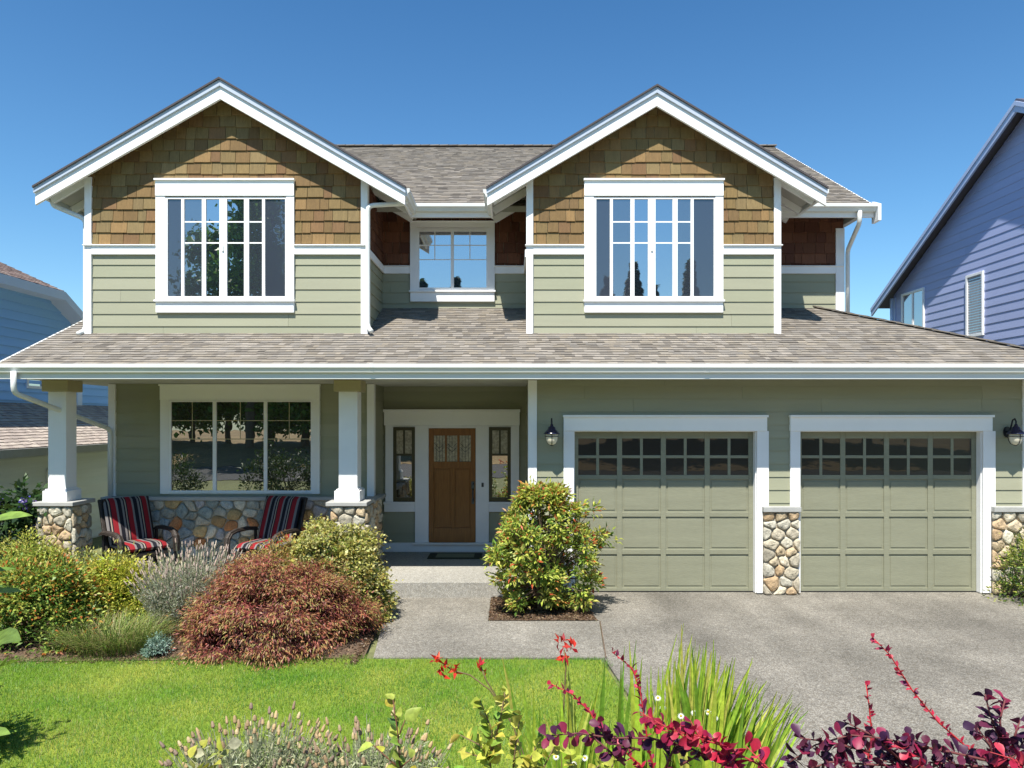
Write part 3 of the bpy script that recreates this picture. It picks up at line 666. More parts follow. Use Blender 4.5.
for a in (65, 523):                                            # sidelights
    w_ = MB()
    a1 = a+105
    for r in ((a, a+16, 130, 487), (a1-16, a1, 130, 487), (a+16, a1-16, 130, 146), (a+16, a1-16, 466, 487), (a+16, a1-16, 257, 267), (a+48, a+57, 146, 257)): w_.box(ex(r[0]), ex(r[1]), d-.055, d-.012, ez(r[3]), ez(r[2]))
    w_ = w_.build('sidelight', M['bronze'], house, bevel=.003)
    pane(w_, ex(a+14), ex(a1-14), ez(466), ez(267), d-.04, 'glass_porch'); pane(w_, ex(a+14), ex(a+49), ez(257), ez(146), d-.04, 'glass_lead'); pane(w_, ex(a+56), ex(a1-14), ez(257), ez(146), d-.04, 'glass_lead')
w_ = MB(); dd = d-.03
for r in ((236, 260, 136, 681), (437, 459, 136, 681), (260, 437, 136, 170), (260, 437, 295, 326), (260, 437, 612, 681), (343, 360, 326, 612), (313, 322, 170, 295), (372, 383, 170, 295)): w_.box(ex(r[0]), ex(r[1]), dd-.03, d-.004, ez(r[3]), ez(r[2]))
w_.box(ex(260), ex(437), dd-.006, d-.004, ez(612), ez(326))
for r in ((266, 337, 334, 604), (366, 431, 334, 604)): w_.box(ex(r[0]), ex(r[1]), dd-.014, dd-.006, ez(r[3]), ez(r[2]))
fd = w_.build('front_door', M['door'], house, bevel=.004)
for a, b in ((260, 313), (322, 372), (383, 437)): pane(fd, ex(a), ex(b), ez(295), ez(170), dd-.012, 'glass_lead')
B = MB()
for a, b in ((260, 313), (322, 372), (383, 437)):
    m_ = (a+b)/2
    for o_ in (-.28, 0, .28): q = m_+o_*(b-a); B.box(ex(q)-.003, ex(q)+.003, dd-.016, dd-.012, ez(295), ez(170))
    for t in (.3, .45): q = 170+125*t; B.obox((ex(a+3), dd-.0155, ez(q)), (ex(m_), dd-.0155, ez(q+24)), .006, .006, (0, 1, 0)); B.obox((ex(m_), dd-.0155, ez(q+24)), (ex(b-3), dd-.0155, ez(q)), .006, .006, (0, 1, 0))
B.build('leading', M['black'], fd)
B = MB(); hx = ex(447); B.box(hx-.028, hx+.028, dd-.042, dd-.03, ez(425), ez(390)); B.box(hx-.024, hx+.024, dd-.04, dd-.03, ez(497), ez(470))
B.tube([(hx, dd-.04, ez(425)), (hx, dd-.085, ez(432)), (hx, dd-.09, ez(455)), (hx, dd-.08, ez(475)), (hx, dd-.04, ez(482))], .013, 8); B.lathe((hx, dd-.05, ez(402)), [(0, -.02), (.02, -.02), (.022, 0), (.02, .02), (0, .02)], 10)
B.build('handle', M['steel'], fd, bevel=.002)
B = MB(); B.box(ex(488), ex(498), d-.075, d-.06, ez(416), ez(396)); B.lathe((ex(493), d-.078, ez(405)), [(0, -.01), (.01, -.01), (.011, .004), (0, .008)], 8); B.build('doorbell', M['steel'], house)

# garage doors -----------------------------------------------------
for (a, b), lb in zip(ox, ('left garage door beside the entry bush', 'right garage door at the driveway edge')):
    d = 11.12; g = MB()
    g.box(a-.05, b+.05, d+.012, d+.05, .01, oz+.1)
    cols = []; m = .078; pw = (b-a-2*m-3*.078)/4
    for k in range(4): x = a+m+k*(pw+.078); cols.append((x, x+pw))
    zw0, zw1 = Z(475, d), Z(438.5, d)
    edges = [a-.05]+[q for c in cols for q in c]+[b+.05]
    for k in range(0, 10, 2): g.box(edges[k], edges[k+1], d-.006, d+.012, .014, oz+.1)
    rails = [(.014, .065), (Z(554, d)-.004, Z(549.5, d)), (Z(516.5, d)-.004, Z(512, d)), (Z(479.5, d), zw0), (zw1, oz+.1)]
    for c in cols:
        for z0, z1 in rails: g.box(c[0], c[1], d-.0055, d+.012, z0, z1)
        for (z0, z1) in ((.065, Z(554, d)-.004), (Z(549.5, d), Z(516.5, d)-.004), (Z(512, d), Z(479.5, d))):
            g.box(c[0]+.03, c[1]-.03, d+.004, d+.012, z0+.03, z1-.03)
        mx = (c[0]+c[1])/2; mz_ = (zw0+zw1)/2
        g.box(mx-.022, mx+.022, d-.0035, d+.012, zw0, zw1); g.box(c[0], mx-.022, d-.0035, d+.012, mz_-.022, mz_+.022); g.box(mx+.022, c[1], d-.0035, d+.012, mz_-.022, mz_+.022)
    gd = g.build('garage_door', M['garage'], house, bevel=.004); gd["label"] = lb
    for c in cols:
        P_ = MB(); mx = (c[0]+c[1])/2; mz_ = (zw0+zw1)/2
        for x0, x1 in ((c[0], mx-.022), (mx+.022, c[1])):
            for z0, z1 in ((zw0, mz_-.022), (mz_+.022, zw1)): P_.box(x0, x1, d+.004, d+.0115, z0, z1)
        build_each(P_, 'pane', M['glass_dark'], gd)
    B = MB(); B.box(a-.05, b+.05, d-.01, d+.04, .001, .016); B.build('bottom_seal', M['black'], gd)
for (a, b), (h0, h1), (t0, t1) in zip(ox, ((562.8, 768.8), (788.4, 995)), ((563.4, 768), (789.5, 994))):
    d = DGAR; zh = Z(415, d); B = MB()
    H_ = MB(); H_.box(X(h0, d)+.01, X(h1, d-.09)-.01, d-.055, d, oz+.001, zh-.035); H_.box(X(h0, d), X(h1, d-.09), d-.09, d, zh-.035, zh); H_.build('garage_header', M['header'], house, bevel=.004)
    zcap = Z(506, d)
    B.box(X(t0, d), a, d-.04, d, zcap if t0 > 700 else .1, oz); B.box(b, X(t1, d), d-.04, d, zcap if t0 < 700 else zcap, oz)
    B.box(b, X(t1 if t0 < 0 else (757.5+4.5 if t0 < 700 else 989.5), d), d-.04, d, .02, zcap)
    if t0 > 700: B.box(X(797, d), a, d-.04, d, .02, zcap)
    B.box(a-.03, a+.012, d+.002, d+.11, .01, oz-.012); B.box(b-.012, b+.03, d+.002, d+.11, .01, oz-.012); B.box(a-.03, b+.03, d+.002, d+.11, oz-.012, oz+.03)
    B.build('garage_casing', M['white'], house, bevel=.004)

# fieldstone and columns ---------------------------------------------
def stone_block(x0, x1, y0, y1, z0, z1, faces, seed, size=.26, pal=ST, dep=.05):
    B = MB(); B.col = (.37, .33, .26); B.box(x0, x1, y0, y1, z0, z1)
    if 'f' in faces: stones(B, (x0-.02, y0, z0), UX, UZ, x1-x0+.04, z1-z0, size, seed, dep, pal)
    if 'r' in faces: stones(B, (x1, y0-.02, z0), UY, UZ, y1-y0+.04, z1-z0, size, seed+1, dep, pal)
    if 'l' in faces: stones(B, (x0, y1, z0), -UY, UZ, y1-y0+.02, z1-z0, size, seed+2, dep, pal)
    return B
capz = Z(503.5, DP)+.02
xs = X(35.5, DP)+.03, X(71.5, DP)-.02
stone_block(xs[0], xs[1], DP+.04, DP+.5, .0, capz-.06, 'frl', 71, .20).build('stone_pier', M['stone'], house, smooth=False)
xr_ = X(329, DP)+.03, X(365.5, DP)-.02
stone_block(xr_[0], xr_[1], DP+.04, DW-.02, .0, capz-.06, 'fr', 74, .20).build('stone_pier', M['stone'], house)
stone_block(X(110, DW)-.02, -2.30, DW-.11, DW+.3, .2, zc1-.05, 'f', 81, .225, STP, .045).build('stone_facing', M['stone'], house)
zcap = Z(506, DGAR)
stone_block(X(762.5, DGAR)+.002, X(797, DGAR)-.002, DGAR-.055, DGAR+.2, .0, zcap-.07, 'f', 91, .215).build('stone_facing', M['stone'], house)
stone_block(X(990.5, DGAR), gx1+.28, DGAR-.055, DGAR+.4, .0, zcap-.07, 'fr', 95, .215).build('stone_facing', M['stone'], house)
B = MB(); ov = .055
B.box(xs[0]-ov-.02, xs[1]+ov, DP-.03, DP+.57, capz-.06, capz); B.box(xr_[0]-ov-.02, xr_[1]+ov-.01, DP-.03, DP+.57, capz-.06, capz)
B.box(X(106, DW), -2.24, DW-.17, DW+.0, zc1-.06, zc1-.002); B.box(xr_[1]-.1, xr_[1]+ov-.02, DP+.57, DW+.4, zc1-.058, zc1)
B.box(X(761, DGAR), X(798.5, DGAR), DGAR-.12, DGAR, zcap-.08, zcap); B.box(X(989.5, DGAR), gx1+.36, DGAR-.12, DGAR, zcap-.08, zcap)
build_each(B, 'stone_cap', M['cap'], house, bevel=.008)
dc = DP+.12
for px0, px1 in ((48, 66), (338.6, 357.4)):
    x0, x1 = X(px0, dc), X(px1, dc); wd = x1-x0; c = MB()
    c.box(x0, x1, dc, dc+wd, capz+.15, 3.05); c.box(x0-.055, x1+.045, dc-.05, dc+wd+.05, capz+.001, capz+.16); c.box(x0-.03, x1+.025, dc-.028, dc+wd+.028, capz+.16, capz+.185)
    cl = c.build('porch_column', M['white'], house, bevel=.006)
    k = MB(); k.box(x0-.06, x1+.06, dc-.06, dc+wd+.06, 3.05, 3.222); k.build('capital', M['tanwood'], cl, bevel=.006)
B = MB(); B.box(-7.1, gx0-.01, 10.7, DW+1.05, -.05, .245); B.build('porch_floor', M['porch'], house, bevel=.012)

# downspouts -------------------------------------------------------
def spout(pts, r=.038):
    out = []
    pts = [Vector(p) for p in pts]
    for i, p in enumerate(pts):
        if 0 < i < len(pts)-1:
            a = (pts[i-1]-p).normalized(); b = (pts[i+1]-p).normalized(); k = min(.09, (pts[i-1]-p).length*.4, (pts[i+1]-p).length*.4)
            for t in (0, .33, .67, 1): out.append((p+a*k)*(1-t)**2+2*p*t*(1-t)+(p+b*k)*t*t)
        else: out.append(p)
    B = MB(); B.tube(out, r, 10); return B.build('downspout', M['gutter'], house, smooth=True)
spout([(lc-lhalf+.02, DB+.35, zt-.1), (lc-lhalf+.05, DB+.35, zt-.2), (wl0-.05, DG+.06, zt-.42), (wl0-.05, DG+.06, zb+.02), (wl0-.05, DG-.14, zb-.06)])
spout([(lc+lhalf+.02, DB+.35, zt-.1), (lc+lhalf-.05, DB+.35, zt-.17), (wl1+.02, DG-.07, zt-.24), (wl1+.02, DG-.07, zb+.05), (wl1+.10, DG-.2, zb-.03)])
spout([(X(858, me_d), me_d-.06, mz-.1), (X(858, me_d), me_d-.06, mz-.3), (X(843, DR)+.06, DR-.05, mz-.62), (X(843, DR)+.06, DR-.05, 4.3)])
spout([(X(17, DE), DE-.07, zE-.12), (X(17, DE), DE-.07, Z(393, DE)), (X(113, DW), DW-.085, Z(429, DW)), (X(113, DW), DW-.085, 1.35)])

# ------------------------------------------------------------------ wall lanterns
def lantern(px, label):
    t = thing('wall_lantern', label, 'wall lamp', (X(px, DGAR), DGAR-.018, Z(432, DGAR)), 'wall lanterns beside the garage doors')
    b = MB(); b.lathe((0, 0, 0), [], 3) if False else None
    pl = [(math.cos(k*math.pi/8)*.058, -.018, math.sin(k*math.pi/8)*.085) for k in range(16)]; b.prism(pl, (0, .018, 0))
    b.tube([(0, -.015, 0), (0, -.07, .02), (0, -.10, .10), (0, -.13, .18), (0, -.175, .20), (0, -.2, .16), (0, -.2, .08)], .012, 8)
    b.build('bracket', M['black'], t, local=True, bevel=.003)
    h = MB(); h.lathe((0, -.2, 0), [(0, .12), (.02, .118), (.026, .09), (.05, .075), (.062, .04), (.105, .0), (.122, -.018), (.122, -.028), (.10, -.028), (0, -.02)], 24); h.build('hood', M['navy'], t, local=True, smooth=True)
    g = MB(); g.lathe((0, -.2, 0), [(.088, -.028), (.09, -.06), (.082, -.12), (.06, -.165), (.03, -.185), (0, -.19)], 20); g.build('lamp_glass', M['lampglass'], t, local=True, smooth=True)
    k = MB()
    for q in range(3):
        an = q*2.09+.5; k.tube([(math.cos(an)*r, -.2+math.sin(an)*r, z) for r, z in ((.096, -.026), (.099, -.06), (.091, -.12), (.068, -.168), (.0, -.2))], .005, 5)
    k.tube([(.10*math.cos(a*.4488), -.2+.10*math.sin(a*.4488), -.06) for a in range(15)], .005, 5, False); k.build('cage', M['black'], t, local=True)
lantern(551, 'dark wall lantern on the siding between the front door and the left garage door')
lantern(1006, 'dark wall lantern on the siding at the far right end of the garage')

# ------------------------------------------------------------------ doormat
t = thing('doormat', 'dark rubber doormat with paler centre on the porch in front of the brown door', 'doormat', (X(455, 12.6), 12.7, .245))
B = MB(); B.box(X(428, 12.6), X(482, 12.6), 12.45, 12.95, .246, .262); B.build('border', M['mat'], t, bevel=.005)
B = MB(); B.box(X(436, 12.6), X(474, 12.6), 12.53, 12.87, .262, .266); B.build('centre_panel', M['mat2'], t)

# ------------------------------------------------------------------ porch chairs
def stripe_mat():
    m, nt, b = new_mat('striped_canvas'); N = nt.nodes.new; L = nt.links.new
    b.inputs["Roughness"].default_value = .85; b.inputs["Specular IOR Level"].default_value = .2
    tc = N("ShaderNodeTexCoord"); sx = N("ShaderNodeSeparateXYZ"); L(tc.outputs["Object"], sx.inputs[0])
    ml = N("ShaderNodeMath"); ml.operation = 'MULTIPLY_ADD'; ml.inputs[1].default_value = 1/.215; ml.inputs[2].default_value = 10.1; L(sx.outputs[0], ml.inputs[0])
    fr = N("ShaderNodeMath"); fr.operation = 'FRACT'; L(ml.outputs[0], fr.inputs[0])
    cr = N("ShaderNodeValToRGB"); cr.color_ramp.interpolation = 'CONSTANT'; e = cr.color_ramp.elements
    red, blk, gry, tan = (.25, .014, .02, 1), (.012, .012, .018, 1), (.19, .175, .17, 1), (.32, .26, .2, 1)
    e[0].position = 0; e[0].color = red; e[1].position = .30; e[1].color = gry
    for p_, c_ in ((.42, blk), (.66, gry), (.78, blk), (.86, tan), (.93, blk)): k = e.new(p_); k.color = c_
    L(fr.outputs[0], cr.inputs[0]); L(cr.outputs[0], b.inputs["Base Color"])
    nz = N("ShaderNodeTexNoise"); nz.inputs["Scale"].default_value = 220; L(tc.outputs["Object"], nz.inputs[0]); bp = N("ShaderNodeBump"); bp.inputs["Strength"].default_value = .25; bp.inputs["Distance"].default_value = .004; L(nz.outputs["Fac"], bp.inputs["Height"]); L(bp.outputs[0], b.inputs["Normal"])
    return m
M['stripe'] = stripe_mat()
def cushion(w_, l, th, frame, seed):
    """puffed pad, w_ wide (x), l long, th thick; frame maps (x, s, n) to a point"""
    nx, ny = 14, 12; vs = []; fs = []
    for side in (1, -1):
        for j in range(ny+1):
            for i in range(nx+1):
                a, b = i/nx*2-1, j/ny*2-1
                e = (1-abs(a)**5)*(1-abs(b)**5); tuft = .12*math.exp(-((a*.9)**2+(b*1.0)**2)*14)
                vs.append(frame(a*w_/2*(1-.03*abs(b)**6), b*l/2*(1-.03*abs(a)**6), side*th/2*(max(0, e)**.45-tuft)))
    n1 = (nx+1)*(ny+1)
    for j in range(ny):
        for i in range(nx):
            q = j*(nx+1)+i; fs.append((q, q+1, q+nx+2, q+nx+1)); q += n1; fs.append((q, q+nx+1, q+nx+2, q+1))
    return vs, fs
def make_chair(loc, label):
    t = thing('porch_armchair', label, 'armchair', loc, 'striped armchairs on the porch')
    b = MB(); b.box(-.31, .31, -.32, .30, .27, .33); b.build('seat_frame', M['wicker'], t, local=True, bevel=.015)
    sa = math.radians(22); up = Vector((0, math.sin(sa), math.cos(sa))); nb = Vector((0, -math.cos(sa), math.sin(sa)))
    b = MB()
    for x in (-.32, .32): b.obox(Vector((x, .27, .3)), Vector((x, .27, .3))+up*.78, .05, .04, (0, 1, 0))
    top = Vector((0, .27, .3))+up*.78; b.obox(top+Vector((-.345, 0, 0)), top+Vector((.345, 0, 0)), .05, .05, up)
    b.prism([Vector((x, .285, .3))+up*s for x, s in ((-.3, 0), (.3, 0), (.3, .77), (-.3, .77))], Vector((0, .02, 0)))
    b.build('back_frame', M['wicker'], t, local=True, bevel=.01)
    for sx in (-1, 1):
        b = MB(); x = sx*.37
        pts = [(x, .33, .58), (x, .1, .61), (x, -.18, .61), (x, -.30, .585), (x, -.365, .52), (x, -.385, .42), (x, -.38, .3)]
        for p, q in zip(pts[:-1], pts[1:]):
            pv, qv = Vector(p), Vector(q); dirv = (qv-pv).normalized(); nn = Vector((1, 0, 0)).cross(dirv)
            b.prism([pv+Vector((-.045, 0, 0)), pv+Vector((.045, 0, 0)), qv+Vector((.045, 0, 0)), qv+Vector((-.045, 0, 0))], nn*.025)
        b.tube(pts, .03, 6); b.build('armrest', M['wicker'], t, local=True)
        for yy, zt_ in ((-.36, .32), (.30, .56)):
            b = MB(); b.tube([(sx*.36, yy, 0), (sx*.36, yy*(.97 if yy < 0 else 1), zt_)], [.018, .022], 8); b.build('leg', M['black'], t, local=True)
    v_, f_ = cushion(.60, .62, .13, lambda a, s, n_: Vector((a, -.03+s, .395+n_)), 1)
    link_mesh('seat_cushion', [tuple(p) for p in v_], f_, M['stripe'], t, None, True, True)
    c0 = Vector((0, .235, .34))+up*.40
    v_, f_ = cushion(.62, .74, .13, lambda a, s, n_: c0+Vector((a, 0, 0))+up*s+nb*(n_+.03), 2)
    link_mesh('back_cushion', [tuple(p) for p in v_], f_, M['stripe'], t, None, True, True)
    return t
ch = make_chair((X(139, 11.4), 11.4, .245), 'red striped wicker armchair beside the left stone pier of the porch')
ch.rotation_euler = (0, 0, math.radians(50))
ch2 = copy_thing(ch, (X(265, 11.4), 11.4, .245), math.radians(-18), 'red striped wicker armchair under the right end of the big porch window')
for o in (ch, ch2): o.scale = (1.12, 1.0, 1.07)

# ------------------------------------------------------------------ neighbouring houses
BL = [(1, 1, 1), (.97, .98, .98), (1.03, 1.02, 1.02)]
nb = thing('neighbour_house', 'blue sided house with brown clipped gable roof beyond the left end of the porch', 'house', (-12, 16, 0))
xw, xb = -10.6, -10.25
hz_ = EYE+2.94; dA, dB_ = 16.7, 9.6; p3 = .53
def xw_poly(zl): return [(8.2, zl), (20.2, zl), (20.2, hz_-.1-p3*(20.2-dA)), (dA, hz_-.1), (dB_, hz_-.1), (8.2, hz_-.1-p3*(dB_-8.2))]
B = MB(); tabs(B, (xw, 0, 0), UY, UZ, xw_poly(-.1), .19, 2.5, 4.5, .034, .003, 0, BL, 101, 0, .03)
B.build('siding', M['bluesiding'], nb)
B = MB(); B.prism([(xw-.006, a, z) for a, z in xw_poly(-.1)], (-9, 0, 0)); B.build('wall', M['bluesiding'], nb)
B = MB(); RB = [(.26, .19, .17), (.30, .22, .20), (.22, .165, .15), (.33, .26, .23)]
rid = (dA+dB_)/2; inset = 2.6; rz = hz_+.56*inset
roof_face(B, (xb, 0, hz_), UY, Vector((-1, 0, .56)).normalized(), [(dB_, 0), (dA, 0), (rid+1.0, inset*1.146), (rid-1.0, inset*1.146)], 102, RB)
B.col = (.24, .18, .165)
for (p, q, sg) in ((dA, 20.9, 1), (dB_, 5.4, -1)):
    zq = hz_-p3*abs(q-p); zr_ = hz_+p3*(abs(p-rid))
    B.prism([(xb, p, hz_), (xb, q, zq), (-19.6, q, zq), (-19.6, rid, zr_), (xb-inset-.4, rid+sg*.6, zr_-.2)], (0, 0, -.06))
B.build('roof', M['roof'], nb)
B = MB()
for a, b in (((xb, dA, hz_), (xb, 20.9, hz_-p3*(20.9-dA))), ((xb, dB_, hz_), (xb, 5.4, hz_-p3*(dB_-5.4))), ((xb, dB_, hz_), (xb, dA, hz_))):
    a, b = Vector(a), Vector(b); B.prism([a+UZ*-.01, b+UZ*-.01, b-UZ*.2, a-UZ*.2], (.04, 0, 0))
B.prism([(xb, dB_, hz_-.2), (xb, dA, hz_-.2), (xb, 20.9, hz_-.2-p3*(20.9-dA)), (xb, 20.9, hz_-.17-p3*(20.9-dA)), (xb, dA, hz_-.17), (xb, dB_, hz_-.17)], (-.4, 0, 0))
B.box(xw-.02, xw+.035, 17.75, 17.95, 2.3, hz_-p3*1.2)
B.build('trim', M['bluetrim'], nb)
B = MB(); zs0, zs1 = 2.10, 2.98; xs0, xs1 = -9.0, xw       # the side shed
vs_ = Vector((xs1-xs0, 0, zs1-zs0)); ls = vs_.length; vs_.normalize()
roof_face(B, (xs0, 0, zs0), UY, vs_, [(8, 0), (24, 0), (24, ls), (8, ls)], 104, [(.40, .34, .30), (.34, .29, .26), (.45, .39, .34)])
B.col = (.3, .27, .24)
B.prism([(xs0, 8, zs0-.02), (xs0, 24, zs0-.02), (xs1, 24, zs1-.02), (xs1, 8, zs1-.02)], (0, 0, -.08)); B.build('shed_roof', M['roof'], nb)
B = MB(); B.box(xs0-.02, xs0+.09, 8, 24, zs0-.16, zs0-.005); B.build('gutter', M['cap'], nb)
B = MB(); tabs(B, (xs0-.4, 0, 0), UY, UZ, [(8, -.1), (24, -.1), (24, zs0+.1), (8, zs0+.1)], .17, 2.5, 4.5, .03, .003, 0, BL, 105, 0, .03); B.build('siding', M['beigesiding'], nb)
B = MB(); B.box(xs0-2, xs0-.406, 8.05, 23.95, -.1, zs0); B.build('wall', M['beigesiding'], nb)
def side_window(parent, xwall, sgn, d0, d1, z0, z1, split=False, blind=False, casing='white'):
    f = MB(); x0, x1 = (xwall, xwall+sgn*.05); e = .06
    f.box(x0, x1, d0-e, d0, z0-e, z1+e); f.box(x0, x1, d1, d1+e, z0-e, z1+e); f.box(x0, x1, d0, d1, z0-e, z0); f.box(x0, x1, d0, d1, z1, z1+e)
    if split: f.box(x0, x1-sgn*.01, (d0+d1)/2-.03, (d0+d1)/2+.03, z0, z1)
    w_ = f.build('window', M[casing], parent, bevel=.004)
    B = MB(); B.box(x0, x0+sgn*.022, d0, d1, z0, z1); B.build('pane', M['glass'], w_)
    if blind:
        B = MB(); k = 0
        while z0+k*.06 < z1-.04: B.box(x0+sgn*.023, x0+sgn*.03, d0+.02, d1-.02, z0+k*.06+.01, z0+k*.06+.05); k += 1
        B.build('blind', M['curtain'], w_)
    return w_
side_window(nb, xw, 1, 15.95, 16.4, Z(386, 16.2), Z(366, 16.2)); side_window(nb, xs0-.4, 1, 14.75, 15.0, Z(492, 14.9), Z(472, 14.9))

rb = thing('neighbour_house', 'lilac blue house with steep white edged gable standing beyond the garage on the right', 'house', (14, 16, 0))
xw2, xb2 = 10.55, 10.25; ad, az, tz_ = 14.8, EYE+6.50, .555
def rp(dd_): return az-.1-tz_*abs(dd_-ad)
B = MB(); conv = [(-20.16, 0), (-9.4, 0), (-9.4, rp(9.4)), (-ad, az-.1), (-20.16, rp(20.16))]
tabs(B, (xw2, 0, 0), -UY, UZ, conv, .19, 2.5, 4.5, .014, .003, 0, BL, 111, 0, .03); B.build('siding', M['greysiding'], rb)
B = MB(); B.prism([(xw2+.006, -a, z) for a, z in conv], (8, 0, 0)); B.build('wall', M['greysiding'], rb)
B = MB()
B.col = (.10, .10, .13)
for q in (20.75, 8.8): zq = az-tz_*abs(q-ad); B.prism([(xb2-.03, ad, az+.02), (xb2-.03, q, zq+.02), (19, q, zq+.02), (19, ad, az+.02)], (0, 0, -.05))
B.build('roof', M['roof'], rb)
B = MB()
for q in (20.75, 8.8):
    zq = az-tz_*abs(q-ad); B.prism([(xb2, ad, az-.03), (xb2, q, zq-.03), (xb2, q, zq-.25), (xb2, ad, az-.25)], (-.045, 0, 0)); B.prism([(xb2-.045, ad, az-.03), (xb2-.045, q, zq-.03), (xb2-.045, q, zq-.12), (xb2-.045, ad, az-.12)], (-.02, 0, 0))
B.box(xw2-.03, xw2+.1, 20.05, 20.17, 0, rp(20.1)-.1)
B.build('bargeboard', M['rake'], rb)
side_window(rb, xw2, -1, X(1, 1)*0+10.55*F/(924-512), 10.55*F/(904-512), EYE+88*19.0/F, EYE+128*19.0/F, split=True)
side_window(rb, xw2, -1, 10.55*F/(983-512), 10.55*F/(969-512), EYE+86*16.6/F, EYE+144*16.6/F, blind=True)
spx = MB(); spx.tube([(xw2-.05, 20.2, rp(20.2)-.05), (xw2-.05, 20.2, .1)], .04, 8); spx.build('downspout', M['bluetrim'], rb, smooth=True)

# ------------------------------------------------------------------ plants
def nrmz(a): return a/np.maximum(np.linalg.norm(a, axis=1, keepdims=True), 1e-9)
def leaves(name, pos, dirs, nrm, Ln, Wd, col, parent, mat=None, fold=.25, curl=.2, big=False, obov=False):
    """leaf blades: small ones are folded rhombs, big ones get a midrib and a curved outline"""
    d = nrmz(dirs); s = nrmz(np.cross(d, nrm)); n = np.cross(s, d); N_ = len(pos)
    Ln = np.broadcast_to(Ln, (N_,))[:, None]; Wd = np.broadcast_to(Wd, (N_,))[:, None]
    if not big:
        V = np.stack([pos, pos+d*Ln*.45-s*Wd*.5+n*Wd*fold, pos+d*Ln-n*Ln*curl, pos+d*Ln*.45+s*Wd*.5+n*Wd*fold], 1).reshape(-1, 3)
        fs = np.arange(N_*4).reshape(-1, 4); cc = col
    else:
        pr = [(0, .03), (.14, .62), (.38, 1.0), (.64, .82), (.86, .36), (1, .02)]
        if obov: pr = [(0, .05), (.2, .34), (.48, .82), (.72, 1.0), (.92, .66), (1, .12)]
        rows = []
        for t, w_ in pr:
            c = pos+d*Ln*t-n*Ln*curl*t*t
            rows += [c-s*Wd*.5*w_+n*Wd*fold*w_, c, c+s*Wd*.5*w_+n*Wd*fold*w_]
        V = np.stack(rows, 1).reshape(-1, 3); k = len(pr)*3; base = (np.arange(N_)*k)[:, None]; fl = []
        for i in range(len(pr)-1):
            q = i*3; fl += [base+np.array([[q, q+1, q+4, q+3]]), base+np.array([[q+1, q+2, q+5, q+4]])]
        fs = np.concatenate(fl, 0); cc = np.concatenate([col]*len(fl), 0)
    return link_mesh(name, V, fs, mat or M['leaf'], parent, cc, smooth=big)
def pick(pal, n, r, jit=.22):
    w_ = np.array([p[1] for p in pal], dtype=float); w_ /= w_.sum(); c = np.array([p[0] for p in pal])[r.choice(len(pal), n, p=w_)]
    return c*r.uniform(1-jit, 1+jit, (n, 1))*r.uniform(.93, 1.07, (n, 3))
def shrub(name, label, cat, base, rx, ry, h, ncl, nlf, L, W, pal, seed, spread=.16, droop=0.0, up=.4, tip=None, tipf=.3, fold=.25, curl=.2, stem=(.10, .07, .04), zmin=.02, shell=(.55, 1.0), group=None, big=False, nst=18, shape=None, flat=.75, ros=.9, irr=1.0):
    r = np.random.default_rng(seed); base = np.array(base, dtype=float)
    t = thing(name, label, cat, tuple(base), group)
    th = r.uniform(0, 2*np.pi, ncl); cz = r.uniform(0, 1, ncl)**.8; rad = shell[0]+(shell[1]-shell[0])*r.uniform(0, 1, ncl)**.4
    rad *= 1+irr*(.10*np.sin(th*3+seed)+.08*np.sin(th*5+cz*4+seed*2))
    hr = np.sqrt(np.clip(1-cz**2, 0, 1))
    if shape: hr = shape(cz)
    C0 = np.stack([np.cos(th)*hr*rx*rad, np.sin(th)*hr*ry*rad, cz*h*(rad if not shape else np.ones(ncl))], 1)
    C0[:, 2] = np.maximum(C0[:, 2], zmin)
    size = spread*r.uniform(.6, 1.35, ncl); ccol = r.uniform(.8, 1.2, ncl); cid = r.integers(0, ncl, nlf)
    off = r.standard_normal((nlf, 3))*size[cid][:, None]*np.array([1, 1, flat])
    p = C0[cid]+off; p[:, 2] = np.where(p[:, 2] < zmin, zmin+np.abs(p[:, 2]-zmin)*.3, p[:, 2])
    od = nrmz(p/np.array([rx, ry, h])**2*np.array([1, 1, 1.0])+1e-6)
    lo = nrmz(off+1e-6)
    dr = nrmz(od*.7+lo*ros+r.standard_normal((nlf, 3))*.55+np.array([0, 0, up-droop]))
    nn = nrmz(od*.6+r.standard_normal((nlf, 3))*.5+np.array([0, 0, .7]))
    col = pick(pal, nlf, r); cc_ = pick(pal, ncl, r); mk = r.random(nlf) < .5; col[mk] = cc_[cid][mk]*r.uniform(.8, 1.2, (int(mk.sum()), 1)); col = col*ccol[cid][:, None]
    if tip is not None:
        out = (off*od).sum(1)/size[cid]+.6*(od[:, 2]-.4)+r.standard_normal(nlf)*.5
        m = out > np.quantile(out, 1-tipf); col[m] = pick(tip, int(m.sum()), r)
    leaves('foliage', p+base, dr, nn, L*r.uniform(.6, 1.3, nlf), W*r.uniform(.6, 1.3, nlf), np.clip(col, 0, 1), t, fold=fold, curl=curl, big=big)
    B = MB(); B.col = stem
    for i in range(min(nst, ncl)):
        e = C0[i]; s0 = np.array([r.uniform(-.12, .12)*rx, r.uniform(-.12, .12)*ry, 0])
        m_ = s0*.5+e*.5+np.array([0, 0, .12*h]); m_[:2] *= .8
        B.tube([s0+base, s0*.7+m_*.3+base+np.array([0, 0, .05*h]), m_+base, e+base], [.018*h**.5, .014*h**.5, .010, .004], 5)
    B.build('stems', M['stem'], t)
    return t, C0, r

